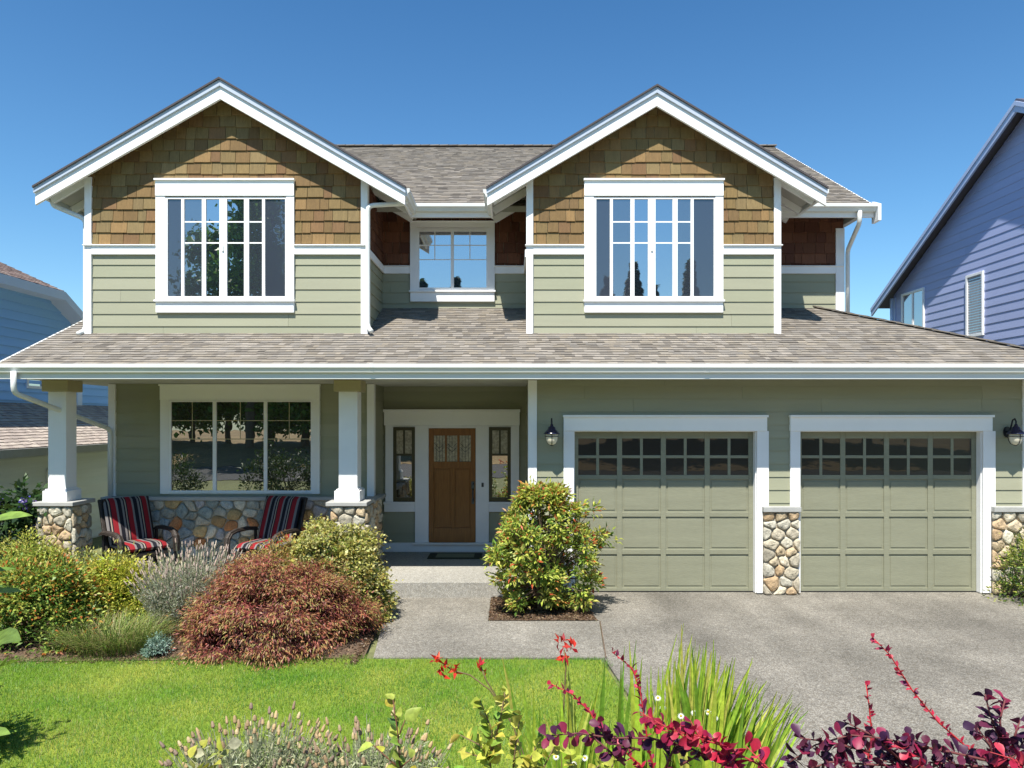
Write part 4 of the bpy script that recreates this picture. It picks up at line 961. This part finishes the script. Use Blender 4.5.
# laceleaf maple mound
shrub('laceleaf_maple', 'broad weeping mound of dark red lacy leaves at the edge of the lawn', 'shrub', (X(272, 8.55), 8.62, 0), 1.02, .80, .90, 230, 70000, .050, .0125,
      [((.17, .045, .034), 3), ((.24, .062, .048), 3.5), ((.11, .03, .028), 2.5), ((.33, .115, .062), 2), ((.26, .17, .06), 1.8), ((.24, .07, .07), 1.5)], 201, .095, .75, .15, flat=.42, irr=1.3,
      tip=[((.38, .19, .08), 2), ((.34, .27, .085), 2.6), ((.38, .12, .08), 1.6), ((.30, .11, .10), .8)], tipf=.32, curl=.35, stem=(.12, .06, .045), shell=(.70, 1.0))
# variegated euonymus
shrub('euonymus_shrub', 'rounded shrub with small cream and yellow green leaves beside the porch step', 'shrub', (X(331, 9.55), 9.62, 0), .72, .70, 1.20, 260, 36000, .046, .034,
      [((.36, .39, .09), 3), ((.48, .48, .18), 2.5), ((.18, .26, .04), 1.6), ((.56, .54, .27), 1.6)], 202, .066, .1, .3, tip=[((.52, .50, .20), 2), ((.44, .42, .10), 2), ((.36, .26, .06), .6)], tipf=.3, shell=(.72, 1.0))
shrub('heather_shrub', 'olive and rust tinged bushy shrub between the red maple mound and the right armchair', 'shrub', (X(292, 9.3), 9.45, 0), 1.0, .55, .98, 150, 16000, .05, .020,
      [((.26, .20, .05), 3), ((.20, .19, .05), 2), ((.30, .15, .05), 2), ((.34, .27, .08), 1)], 203, .08, .1, .5, tip=[((.38, .30, .08), 2), ((.36, .17, .06), 1)], tipf=.25)
# silver lavender-like shrubs
def spiky(name, label, cat, base, rx, ry, h, nst, seed, leafc, headc=None, hl=.045, hr=.011, splay=.5, leafn=26, group=None, leafL=.045, leafW=.006, stalk=.2, stemc=(.22, .24, .15)):
    r = np.random.default_rng(seed); base = np.array(base, float); t = thing(name, label, cat, tuple(base), group)
    B = MB(); B.col = stemc; H = MB(); pp = []; dd = []
    for i in range(nst):
        an = r.uniform(0, 6.283); q = r.uniform(0, 1)**.5
        s0 = np.array([math.cos(an)*q*rx*.55, math.sin(an)*q*ry*.55, 0]); hh = h*r.uniform(.62, 1.0)*(1-.35*q**2)
        e = np.array([math.cos(an)*q*rx, math.sin(an)*q*ry, hh])+r.standard_normal(3)*.03
        m_ = s0*.45+e*.55+np.array([0, 0, .06*h])
        P4 = [s0, s0*.6+m_*.4, m_, e]
        B.tube([p+base for p in P4], [.004, .0035, .003, .0022], 4, False)
        tt = r.uniform(.12, 1-stalk, leafn); pt_ = np.where(tt[:, None] < .55, s0+(m_-s0)*(tt/.55)[:, None], m_+(e-m_)*((tt-.55)/.45)[:, None])
        ax = (e-s0)/np.linalg.norm(e-s0); pp.append(pt_+base); dd.append(nrmz(r.standard_normal((leafn, 3))*.8+ax*.9))
        if headc is not None and r.random() < (.5 if group else .9):
            g = r.uniform(.75, 1.2); cc = headc[r.integers(len(headc))]; H.col = (cc[0]*g, cc[1]*g, cc[2]*g); dv = nrmz((e-m_)[None])[0]; l = hl*r.uniform(.7, 1.3); a = hr*r.uniform(.8, 1.2)
            H.tube([e+base+dv*l*k_ for k_ in (0, .12, .3, .38, .6, .68, .9, 1)], [a*.4, a*.95, a, a*.82, a*.95, a*.7, a*.55, a*.12], 7)
    pp = np.concatenate(pp); dd = np.concatenate(dd); n_ = len(pp)
    leaves('foliage', pp, dd, nrmz(r.standard_normal((n_, 3))+np.array([0, 0, .5])), leafL*r.uniform(.6, 1.4, n_), leafW*r.uniform(.7, 1.3, n_), pick(leafc, n_, r), t)
    B.build('stems', M['stem'], t)
    if headc is not None and group: build_each(H, 'flower_head', M['stem'], t, smooth=True, rest='flower_heads')
    elif headc is not None: H.build('flower_heads', M['stem'], t, smooth=True, kind='stuff')
    return t
SIL = [((.34, .36, .26), 3), ((.42, .42, .34), 2), ((.25, .28, .17), 2), ((.46, .38, .30), 1)]
spiky('lavender_shrub', 'large silvery grey shrub with dry pinkish spikes left of the red maple mound', 'shrub', (X(190, 9.0), 9.1, 0), .78, .62, 1.12, 520, 211, SIL, [(.42, .31, .25), (.36, .28, .24), (.45, .38, .30)], .06, .008, leafn=34, leafL=.055, leafW=.008, stalk=.22)
spiky('lavender_shrub', 'pale sage shrub with straw coloured tips below the left armchair', 'shrub', (X(168, 9.9), 10.0, 0), .95, .5, .74, 420, 212, [((.36, .39, .20), 3), ((.42, .43, .26), 2), ((.26, .31, .12), 2)], [(.44, .38, .24), (.36, .36, .20)], .05, .008, leafn=34, leafL=.055, leafW=.010, stalk=.1)
shrub('spirea_shrub', 'bright golden green rounded shrub in the left bed', 'shrub', (X(112, 9.2), 9.25, 0), .62, .5, .76, 130, 15000, .05, .026,
      [((.42, .46, .045), 3), ((.33, .42, .04), 2), ((.50, .49, .08), 2), ((.20, .30, .03), 1)], 221, .09, .05, .5, tip=[((.48, .45, .07), 2), ((.42, .44, .08), 1)], tipf=.3)
shrub('euphorbia_plant', 'grey green bushy plant with yellow tips at the foot of the left stone pier', 'plant', (X(92, 10.2), 10.25, 0), .75, .4, .68, 80, 8000, .06, .020,
      [((.32, .40, .14), 3), ((.40, .46, .2), 2), ((.22, .31, .09), 1)], 222, .09, .0, .8, tip=[((.44, .43, .10), 2)], tipf=.25)
shrub('nandina_shrub', 'dark green heavenly bamboo with orange red new leaves at the left edge of the bed', 'shrub', (X(34, 8.6), 8.65, 0), .66, .55, .98, 120, 13000, .062, .024,
      [((.10, .19, .03), 3), ((.17, .27, .045), 2.5), ((.28, .34, .06), 2.5), ((.05, .10, .02), 1)], 223, .11, .15, .35, tip=[((.42, .13, .03), 2), ((.40, .24, .04), 1.5), ((.38, .42, .08), 5)], tipf=.24)
shrub('potentilla_shrub', 'loose yellow green bush in front of the left stone pier', 'shrub', (X(20, 9.7), 9.8, 0), .60, .45, .98, 90, 9000, .05, .022,
      [((.36, .42, .07), 3), ((.44, .47, .11), 2), ((.22, .31, .04), 1.3)], 224, .10, .0, .5, tip=[((.45, .42, .10), 2)], tipf=.25)
t, C0, r = shrub('hydrangea', 'dark leaved hydrangea with violet blue flowers left of the stone pier', 'plant', (X(6, 10.9), 11.2, 0), .62, .5, 1.55, 60, 2200, .13, .085,
      [((.035, .07, .03), 3), ((.05, .10, .03), 2), ((.09, .14, .03), 1)], 225, .10, .2, .2)
pp = np.concatenate([C0[i]*1.08+r.standard_normal((70, 3))*.035 for i in range(0, 26)]); pp = pp[pp[:, 2] > .55]; n_ = len(pp)
leaves('flowers', pp+np.array([X(6, 10.9), 11.2, 0]), r.standard_normal((n_, 3)), r.standard_normal((n_, 3)), .035, .032, pick([((.10, .08, .42), 3), ((.20, .14, .45), 2), ((.40, .36, .52), 1.2)], n_, r), t, M['petal'])
# wispy sedge tuft and blue grey edging plant
def tuft(name, label, cat, base, rx, ry, n_, h, wd, lean, pal, seed, seg=3, group=None):
    r = np.random.default_rng(seed); t = thing(name, label, cat, tuple(base), group)
    a = r.uniform(0, 6.283, n_); q = r.uniform(0, 1, n_)**.5
    p = np.stack([base[0]+np.cos(a)*q*rx, base[1]+np.sin(a)*q*ry, np.full(n_, base[2]+.0)], 1)
    hd = a+r.standard_normal(n_)*.7
    strips(p, hd, h*r.uniform(.55, 1.1, n_), wd*r.uniform(.7, 1.3, n_), lean*r.uniform(.2, 1.3, n_), pick(pal, n_, r), 'blades', M['leaf'], t, seg=seg)
    return t
tuft('sedge_tuft', 'fine arching green and straw grass tuft at the lawn edge left of the maple mound', 'ornamental grass', (X(112, 8.3), 8.3, 0), .50, .30, 1500, .44, .008, 1.1, [((.16, .24, .05), 3), ((.27, .32, .09), 2), ((.45, .36, .18), 1)], 231)
shrub('ground_cover_plant', 'small blue grey mat of foliage tucked under the left side of the maple mound', 'plant', (X(158, 8.1), 8.12, 0), .16, .14, .22, 24, 1300, .035, .014, [((.22, .34, .27), 3), ((.30, .42, .34), 2)], 232, .035)
# pieris by the door
pb = np.array([X(545, 10.0), 10.05, .03])
def pshape(cz): return .55+.55*np.sin(np.clip(cz*1.05+.0, 0, 1)*np.pi)**.8-.18*cz
PTIP = [((.47, .50, .09), 4), ((.40, .46, .07), 3), ((.50, .44, .12), 1.2), ((.50, .10, .04), .9), ((.50, .22, .06), .7)]
t, C0, r = shrub('pieris_shrub', 'tall yellow green bush with orange red new growth beside the left garage door', 'shrub', tuple(pb), .68, .58, 1.64, 230, 13000, .080, .031,
      [((.12, .21, .03), 3), ((.22, .31, .05), 2.5), ((.32, .39, .06), 2.5), ((.42, .45, .10), 1.5)], 241, .048, -.1, .25, ros=1.9, irr=2.0, tip=PTIP, tipf=.40, stem=(.15, .10, .07), shell=(.35, 1.08), nst=110, zmin=.08, shape=pshape)
shrub('azalea_shrub', 'bushy green shrub in front of the stone at the right end of the garage', 'shrub', (X(1050, 10.4), 10.5, 0), .56, .5, .90, 70, 5000, .06, .022,
      [((.09, .17, .025), 3), ((.16, .24, .04), 2), ((.28, .32, .06), 1.5), ((.05, .09, .02), 1)], 242, .09, .0, .5, tip=[((.36, .38, .08), 2)], tipf=.2)

# foreground ---------------------------------------------------------
LAV = [((.40, .44, .24), 3), ((.50, .51, .34), 2.5), ((.30, .37, .16), 2)]; LVH = [(.37, .26, .13), (.32, .22, .12), (.25, .175, .11), (.42, .33, .18), (.19, .135, .10)]
spiky('lavender', 'left of the two spent lavender clumps at the front of the lawn', 'lavender', (X(255, 4.75), 4.75, 0), .58, .42, .72, 300, 251, LAV, LVH, .048, .0120, leafn=44, leafL=.052, leafW=.0075, stalk=.22, group='lavender clumps')
spiky('lavender', 'right of the two spent lavender clumps, behind the brown stemmed sprig', 'lavender', (X(372, 4.75), 4.7, 0), .55, .42, .68, 250, 252, LAV, LVH, .048, .0120, leafn=44, leafL=.052, leafW=.0075, stalk=.22, group='lavender clumps')

def sword(name, label, rows, d, seed, reds=None):
    """sword leaves given by their tip and base in the bed"""
    r = np.random.default_rng(seed); t = thing(name, label, 'flowering plant', (X(rows[0][0], d), d, 0), 'crocosmia clumps')
    V = []; Fc = []; cols = []
    for (bx, tx, ty, n_) in rows:
        for k in range(int(n_*1.7)):
            dd = d+r.uniform(-.3, .35); tp = np.array(P(tx+r.uniform(-14, 14), ty+abs(r.normal(0, 15)), dd)); bs = np.array([X(bx-.35*max(0, tx-690)+r.uniform(-16, 16), d), dd+r.uniform(-.1, .1), 0.0])
            seg = 7; wd = r.uniform(.013, .027); ang = r.uniform(-.9, .9); sd = np.array([math.cos(ang), math.sin(ang), 0]); bend = r.uniform(-.05, .10)*np.sign(tx-bx+.01)
            c = pick([((.28, .42, .04), 3), ((.40, .50, .06), 2), ((.16, .30, .03), 1.5), ((.48, .50, .10), 1)], 1, r)[0]; i0 = len(V)
            for i in range(seg+1):
                u_ = i/seg; c_ = bs+(tp-bs)*u_; c_[0] += bend*(u_-u_*u_)*-2.0; c_[2] += .05*math.sin(u_*3.14)
                w_ = wd*(.55+.45*min(1, u_*3))*(1-u_**2.6)+.001
                V += [c_-sd*w_, c_+np.array([0, .004, 0]), c_+sd*w_]
            for i in range(seg):
                q = i0+3*i; Fc += [(q, q+1, q+4, q+3), (q+1, q+2, q+5, q+4)]; cols += [c, c]
    link_mesh('blades', np.array(V), np.array(Fc), M['leaf'], t, np.array(cols))
    if reds:
        S_ = MB(); pp = []; dr = []; cc = []
        for (pts, fl) in reds:
            S_.col = (.16, .12, .05); q = [P(a, b, d-.25) for a, b in pts]; q[-1].z = max(0, q[-1].z) if len(q) else 0
            S_.tube(q, [.004]*(len(q)-1)+[.007], 5)
            for (fx, fy, sz) in fl:
                c = np.array(P(fx, fy, d-.25)); k = 9
                pp.append(c+r.standard_normal((k, 3))*.010*sz); dr.append(r.standard_normal((k, 3))*.9+np.array([-.2, 0, .7])); cc.append(pick([((.62, .035, .02), 3), ((.72, .08, .03), 1), ((.42, .02, .03), 1)], k, r))
        S_.build('flower_stems', M['stem'], t, smooth=True)
        for p_, d_, c_ in zip(pp, dr, cc): leaves('flower', p_, d_, r.standard_normal((len(p_), 3)), .050, .020, c_, t, M['petal'], fold=.3)
    return t
bz = 900
sword('crocosmia', 'thin crocosmia clump with scarlet flowers on wiry stems over the lawn', [(540, 500, 655, 2), (545, 522, 672, 2), (560, 548, 700, 5), (575, 560, 655, 2), (570, 585, 690, 5), (600, 612, 660, 4), (590, 600, 715, 6), (620, 632, 640, 3), (640, 655, 690, 8), (620, 615, 720, 6), (560, 530, 715, 4)], 4.1, 261,
      [([(437, 659), (452, 670), (470, 675), (490, 690), (512, 722), (540, 800), (552, bz)], [(436, 660, .8), (443, 672, 1.1), (455, 671, .6)]), ([(481, 667), (486, 680), (497, 698), (515, 730), (552, bz)], [(481, 668, 1.1)]), ([(564, 650), (566, 668), (564, 700), (562, 760), (560, bz)], [(561, 642, .8), (571, 647, 1.0), (564, 657, 1.1)])])
sword('crocosmia', 'dense clump of bright green sword leaves in front of the driveway', [(672, 681, 622, 3), (690, 703, 638, 6), (700, 740, 655, 7), (705, 762, 676, 7), (712, 780, 690, 7), (715, 798, 702, 6), (720, 770, 725, 8), (670, 682, 632, 3), (690, 702, 645, 12), (700, 722, 655, 10), (690, 680, 660, 10), (705, 735, 690, 10), (720, 745, 680, 8), (725, 770, 700, 8), (735, 790, 695, 6), (660, 655, 665, 8), (670, 668, 700, 10), (730, 765, 725, 9), (690, 712, 690, 12)], 4.0, 262)
# ox-eye daisies among the blades
t = thing('daisy_plant', 'small white daisies with yellow eyes among the sword leaves', 'daisies', (X(690, 3.7), 3.7, 0))
r = np.random.default_rng(27); S_ = MB(); S_.col = (.14, .2, .04); E_ = MB(); E_.col = (.55, .36, .02); pp = []; dr = []; nn = []
for (fx, fy) in ((658, 698), (663, 708), (681, 716), (694, 713), (708, 712), (715, 718), (703, 747), (683, 734), (674, 737), (728, 766), (712, 758), (574, 764), (585, 758), (556, 757), (740, 752)):
    c = np.array(P(fx, fy, 3.7+r.uniform(-.1, .15))); S_.tube([c, c+np.array([r.uniform(-.02, .02), .02, -.25]), np.array([c[0]+r.uniform(-.1, .1), 3.75, 0])], .0025, 4)
    nv = nrmz(np.array([[r.uniform(-.5, .5), -.7, .9]]))[0]; a1 = nrmz(np.cross(nv, [1, 0, 0])[None])[0]; a2 = np.cross(nv, a1)
    for k in range(13): an = k*6.283/13; pp.append(c); dr.append(a1*math.cos(an)+a2*math.sin(an)); nn.append(nv)
    fl_ = leaves('flower', np.array(pp), np.array(dr), np.array(nn), .019, .0055, np.full((13, 3), .82), t, M['petal'], fold=0, curl=.05); pp = []; dr = []; nn = []
    E_ = MB(); E_.col = (.55, .36, .02); E_.tube([c+nv*.001, c+nv*.005, c+nv*.008], [.007, .006, .002], 8); E_.build('flower_centre', M['stem'], fl_)
S_.build('stems', M['stem'], t)

def sprig(t, paths, d, r, leafs, Ln, Wd, pal, stem=(.2, .1, .04), rad=.004, name='foliage', up=.5, obov=False):
    """leafy shoots along picture-measured paths at depth d"""
    S_ = MB(); S_.col = stem; pp = []; dr = []
    for path in paths:
        q = [np.array(P(a, b, d+(c[0] if c else 0))) for a, b, *c in path]; S_.tube(q, [rad*(1-.6*i/max(1, len(q)-1)) for i in range(len(q))][::-1], 6)
        seg = [np.linalg.norm(q[i+1]-q[i]) for i in range(len(q)-1)]; tot = sum(seg); k = max(2, int(tot*leafs))
        for s_ in np.linspace(.0, .97, k):
            x = s_*tot; i = 0
            while i < len(seg)-1 and x > seg[i]: x -= seg[i]; i += 1
            c = q[i]+(q[i+1]-q[i])*min(1, x/seg[i]); ax = (q[i]-q[i+1])/seg[i]
            v_ = r.standard_normal(3); v_ -= ax*v_.dot(ax); v_ /= np.linalg.norm(v_); pp.append(c); dr.append(v_+ax*.45+np.array([0, 0, up*.4]))
    n_ = len(pp); pp = np.array(pp); dr = np.array(dr)
    leaves(name, pp, dr, nrmz(r.standard_normal((n_, 3))*.6+np.array([0, -.35, .9])), Ln*r.uniform(.6, 1.25, n_), Wd*r.uniform(.7, 1.2, n_), pick(pal, n_, r), t, fold=.18, curl=.2, big=True, obov=obov)
    S_.build('stems', M['stem'], t, smooth=True)
# columbine sprig among the lavender
r = np.random.default_rng(31)
t = thing('columbine', 'single brown stemmed sprig with lobed pale green leaves among the lavender', 'plant', (X(400, 3.9), 3.9, 0))
sprig(t, [[(393, 700), (398, 735), (400, 768), (404, 930)], [(405, 720), (398, 738)], [(373, 745), (392, 762), (400, 768)], [(412, 758), (400, 768)], [(370, 768), (385, 785), (404, 930)], [(418, 775), (404, 930)]], 3.9, r, 26, .085, .07, [((.24, .36, .06), 3), ((.36, .42, .08), 2), ((.10, .22, .05), 1), ((.42, .38, .05), .7)], (.13, .05, .03), .006)
t = thing('currant_bush', 'yellow green lobed leaf bush in the front bed left of the barberry', 'shrub', (X(520, 3.4), 3.4, 0))
sprig(t, [[(505, 692), (500, 720), (490, 760), (500, 900)], [(460, 735), (480, 745), (490, 760)], [(465, 752), (490, 760)], [(520, 715), (515, 750), (500, 900)], [(545, 728), (530, 760), (500, 900)], [(555, 745), (540, 775), (500, 900)], [(600, 765), (580, 780), (500, 900)], [(570, 752), (575, 790), (500, 900)], [(440, 768), (470, 775), (500, 900)], [(530, 760), (525, 800), (500, 900)], [(480, 700), (492, 730), (490, 760)], [(620, 750), (600, 790), (500, 900)]], 3.4, r, 62, .062, .052, [((.38, .46, .06), 3), ((.50, .50, .09), 3), ((.20, .33, .05), 1.5), ((.54, .46, .09), 1)], (.15, .10, .05), .006)
t = thing('columbine', 'pale leaved sprig poking up at the left end of the lavender', 'plant', (X(205, 3.6), 3.6, 0))
sprig(t, [[(198, 742), (206, 756), (212, 800), (215, 960)], [(228, 745), (214, 762), (212, 800)], [(190, 758), (206, 775), (212, 800)]], 3.6, r, 30, .07, .05, [((.42, .44, .07), 2), ((.34, .40, .10), 2), ((.46, .46, .30), 1)], (.2, .2, .1), .005)
# barberry
t = thing('barberry_bush', 'arching purple and crimson barberry branches crossing the lower right of the front bed', 'shrub', (X(840, 2.4), 2.4, 0))
DK = [((.07, .02, .055), 3), ((.12, .022, .055), 2.5), ((.045, .016, .05), 1.5), ((.26, .025, .07), 1.8)]
RD = [((.42, .02, .055), 3), ((.52, .05, .09), 2), ((.28, .015, .06), 2), ((.14, .015, .06), 1)]
r = np.random.default_rng(33)
for pth in [[(612, 652), (632, 668), (640, 690), (644, 715), (648, 745), (655, 775), (720, 900, .3)], [(551, 684), (572, 694), (590, 712), (600, 730), (640, 765), (720, 860, .3)], [(872, 637), (890, 655), (912, 690), (938, 722), (970, 750), (1010, 772), (1000, 900, .3)], [(866, 684), (869, 705), (872, 735), (862, 790), (900, 920, .3)]]: sprig(t, [pth], 2.55, r, 85, .026, .015, RD, (.42, .03, .03), .0042, 'red_shoot_leaves', 1)
sprig(t, [[(655, 722), (680, 732), (710, 738), (735, 752), (765, 768), (800, 850)], [(640, 712), (668, 728), (700, 745), (720, 752), (800, 850)], [(690, 720), (700, 738), (715, 755), (800, 850)], [(745, 745), (770, 770), (800, 850)], [(990, 752), (1010, 758), (1030, 768), (800, 850)], [(660, 730), (690, 735), (720, 745), (800, 850)], [(895, 745), (925, 760), (800, 850)]], 2.3, r, 62, .044, .031, RD, (.35, .03, .04), .004, 'pink_foliage', .8, True)
sprig(t, [[(546, 736), (580, 733), (610, 738), (650, 738), (690, 748), (730, 768), (800, 860)], [(600, 722), (606, 742), (640, 750)], [(790, 762), (815, 745), (850, 735), (880, 738), (915, 745), (950, 752), (985, 760), (1030, 775)], [(800, 738), (830, 742), (870, 752)], [(845, 722), (872, 735), (900, 760)],
          [(905, 735), (930, 748), (960, 768)], [(985, 694), (990, 715), (1000, 740), (1015, 765), (1020, 860)], [(1005, 700), (1000, 720), (1002, 750)], [(1020, 720), (1012, 745)], [(700, 755), (680, 765)], [(790, 775), (830, 762), (880, 765), (930, 768)], [(930, 762), (970, 766), (1020, 768)], [(1028, 735), (1015, 755), (1000, 772)], [(815, 752), (835, 768)], [(975, 725), (990, 745), (995, 770)], [(590, 735), (606, 748), (625, 765)], [(675, 745), (665, 770)], [(880, 760), (920, 770), (960, 772)], [(840, 765), (870, 780)]], 2.35, r, 92, .043, .031, DK, (.14, .04, .04), .005, 'purple_foliage', .6, True)
# broad leaf shrub at the left edge, close to the camera
t = thing('broad_leaf_bush', 'light green broad leaves leaning in at the left edge of the view', 'shrub', (X(-70, 2.6), 2.6, 0))
r = np.random.default_rng(37); S_ = MB(); S_.col = (.2, .28, .06); pp = []; dr = []; L_ = []
for (ax, ay, bx, by) in ((-8, 592, 27, 588), (-14, 572, 16, 566), (-14, 640, 16, 634), (-22, 650, 4, 664), (-16, 735, 8, 730), (-10, 520, 30, 511), (-30, 610, -4, 622), (-40, 560, -6, 545)):
    a = np.array(P(ax, ay, 2.6)); b = np.array(P(bx, by, 2.6+r.uniform(-.15, .15))); pp.append(a); dr.append(b-a); L_.append(np.linalg.norm(b-a)); S_.tube([a, a*.5+np.array([X(-65, 2.6), 2.6, a[2]-.15])*.5, np.array([X(-70, 2.6), 2.6, max(.2, a[2]-.4)]), (X(-70, 2.6), 2.6, 0)], [.003, .005, .007, .012], 6)
leaves('foliage', np.array(pp), np.array(dr), np.array([[.1, -.35, .95]]*len(pp))+r.standard_normal((len(pp), 3))*.15, np.array(L_), np.array(L_)*.42, pick([((.17, .27, .05), 2), ((.27, .33, .07), 1)], len(pp), r), t, fold=.08, curl=.12, big=True)
S_.build('stems', M['stem'], t, smooth=True)

shrub('laurel_bush', 'green leafy bush at the left margin of the lawn, mostly out of view', 'shrub', (-4.42, 5.5, 0), .36, .34, 1.15, 40, 1800, .10, .05, [((.12, .24, .03), 3), ((.22, .34, .05), 2)], 271, .09, .1, .4)
# ------------------------------------------------------------------ trees across the street (they show in the window glass)
def conifer(label, x, y, h, seed, z0=1.2):
    r = np.random.default_rng(seed); t = thing('fir_tree', label, 'tree', (x, y, z0), 'firs across the street')
    B = MB(); B.col = (.10, .07, .045); B.tube([(x, y, z0-1), (x, y, z0+h*.5), (x, y, z0+h)], [.28, .16, .03], 8); B.build('trunk', M['stem'], t)
    n_ = 9000; u_ = r.uniform(.08, 1, n_)**.75; a = r.uniform(0, 6.283, n_); whorl = np.round(a/(.35))*.35+r.normal(0, .08, n_); k = np.round(u_*22)/22
    rad = (1-k)*h*.23*(.55+.45*np.abs(np.sin(whorl*5+k*30)))*r.uniform(.15, 1, n_)**.6
    p = np.stack([x+np.cos(whorl)*rad, y+np.sin(whorl)*rad, z0+k*h-rad*.28+r.normal(0, .1, n_)], 1); d_ = np.stack([np.cos(whorl), np.sin(whorl), np.full(n_, -.35)], 1)+r.standard_normal((n_, 3))*.4
    leaves('crown', p, d_, np.array([[0, 0, 1.]])+r.standard_normal((n_, 3))*.3,   .40, .15, pick([((.03, .06, .022), 3), ((.05, .085, .03), 2)], n_, r), t)
def broadleaf(label, x, y, h, w_, seed, z0=1.2, col=((.09, .22, .03), (.15, .30, .05))):
    r = np.random.default_rng(seed); t = thing('maple_tree', label, 'tree', (x, y, z0), 'broadleaf trees across the street')
    B = MB(); B.col = (.13, .10, .07); B.tube([(x, y, z0-1), (x+.1, y, z0+h*.35), (x, y, z0+h*.8)], [.3, .22, .06], 8)
    ncl = 40; th = r.uniform(0, 6.283, ncl); ph = r.uniform(-.6, 1, ncl); q = np.sqrt(1-ph**2*.9)*r.uniform(.5, 1, ncl)
    cc = np.stack([x+np.cos(th)*q*w_, y+np.sin(th)*q*w_, z0+h*.53+ph*h*.44], 1)
    for i in range(12): B.tube([(x, y, z0+h*.3), tuple((np.array([x, y, z0+h*.45])+cc[i])/2), tuple(cc[i])], [.12, .07, .02], 5)
    B.build('trunk', M['stem'], t); n_ = 14000; ci = r.integers(0, ncl, n_)
    p = cc[ci]+r.standard_normal((n_, 3))*w_*.17
    leaves('crown', p, r.standard_normal((n_, 3)), r.standard_normal((n_, 3))+np.array([0, 0, .8]), .34, .24, pick([(col[0], 2), (col[1], 2)], n_, r), t)
for i, (x, h) in enumerate(((-6.6, 11.3), (-4.2, 11.9), (-1.0, 10.0), (6.6, 11.0), (8.6, 12.4), (10.4, 11.2), (12.3, 12.1), (17.5, 11), (-27, 12))): conifer('dark fir tree on the bank across the street, seen only in the window glass', x, -27-(i % 3)*1.5, h, 300+i)
for i, (x, h, w_) in enumerate(((-17.0, 17.0, 3.0), (-9.0, 7, 3.0), (-20, 9, 3.6), (22, 8, 3.4), (1.5, 8.0, 3.0), (-4.5, 7.5, 2.8), (6.5, 7.0, 3.0), (11, 7.5, 3.2), (16, 8, 3.2), (-25, 8, 3.4), (-12, 6.5, 3.0), (-17, 7, 3.0), (-7, 5.5, 3.2), (3.5, 5.5, 3.2), (9, 5.2, 3.2), (13.5, 5.5, 3.2), (-14, 5.5, 3.2), (-22.5, 6, 3.2), (19, 6, 3.2))): broadleaf('leafy green tree on the bank across the street, seen only in the window glass', x, -23-(i % 3)*2, h, w_, 320+i)
for x, w_ in ((-11.6, 1.5), (-7.4, 1.3)):
    shrub('rhododendron', 'dark evergreen bush beside the street, seen only in the porch window', 'shrub', (x, .2, 0), w_, .8, 1.6, 70, 3500, .12, .05, [((.03, .06, .015), 2), ((.05, .09, .02), 1)], 400+int(w_*10), .12, group='dark bushes beside the street')

r = np.random.default_rng(51); n_ = 9000
cx = r.uniform(-6.5, 1.1, n_); cy = np.where(r.random(n_) < .5, r.uniform(7.8, 9.0, n_), r.uniform(9.48, 10.9, n_)); cx = np.where(cy > 9.4, r.uniform(-.29, 1.08, n_), np.minimum(cx, -1.7-.0*cx))
k_ = 500; cx[:k_] = r.uniform(7.4, 8.3, k_); cy[:k_] = r.uniform(9.9, 11, k_)
zz = np.where(cx > 7, .024, np.where(cy > 9.4, .026, .016))
leaves('bark_chips', np.stack([cx, cy, zz], 1), np.stack([r.standard_normal(n_), r.standard_normal(n_), r.uniform(0, .35, n_)], 1), np.array([[0, 0, 1.]])+r.standard_normal((n_, 3))*.35, r.uniform(.02, .06, n_), r.uniform(.01, .025, n_), pick([((.16, .10, .06), 3), ((.10, .062, .04), 3), ((.26, .18, .11), 1.5), ((.34, .25, .15), .6)], n_, r), None)["kind"] = 'stuff'
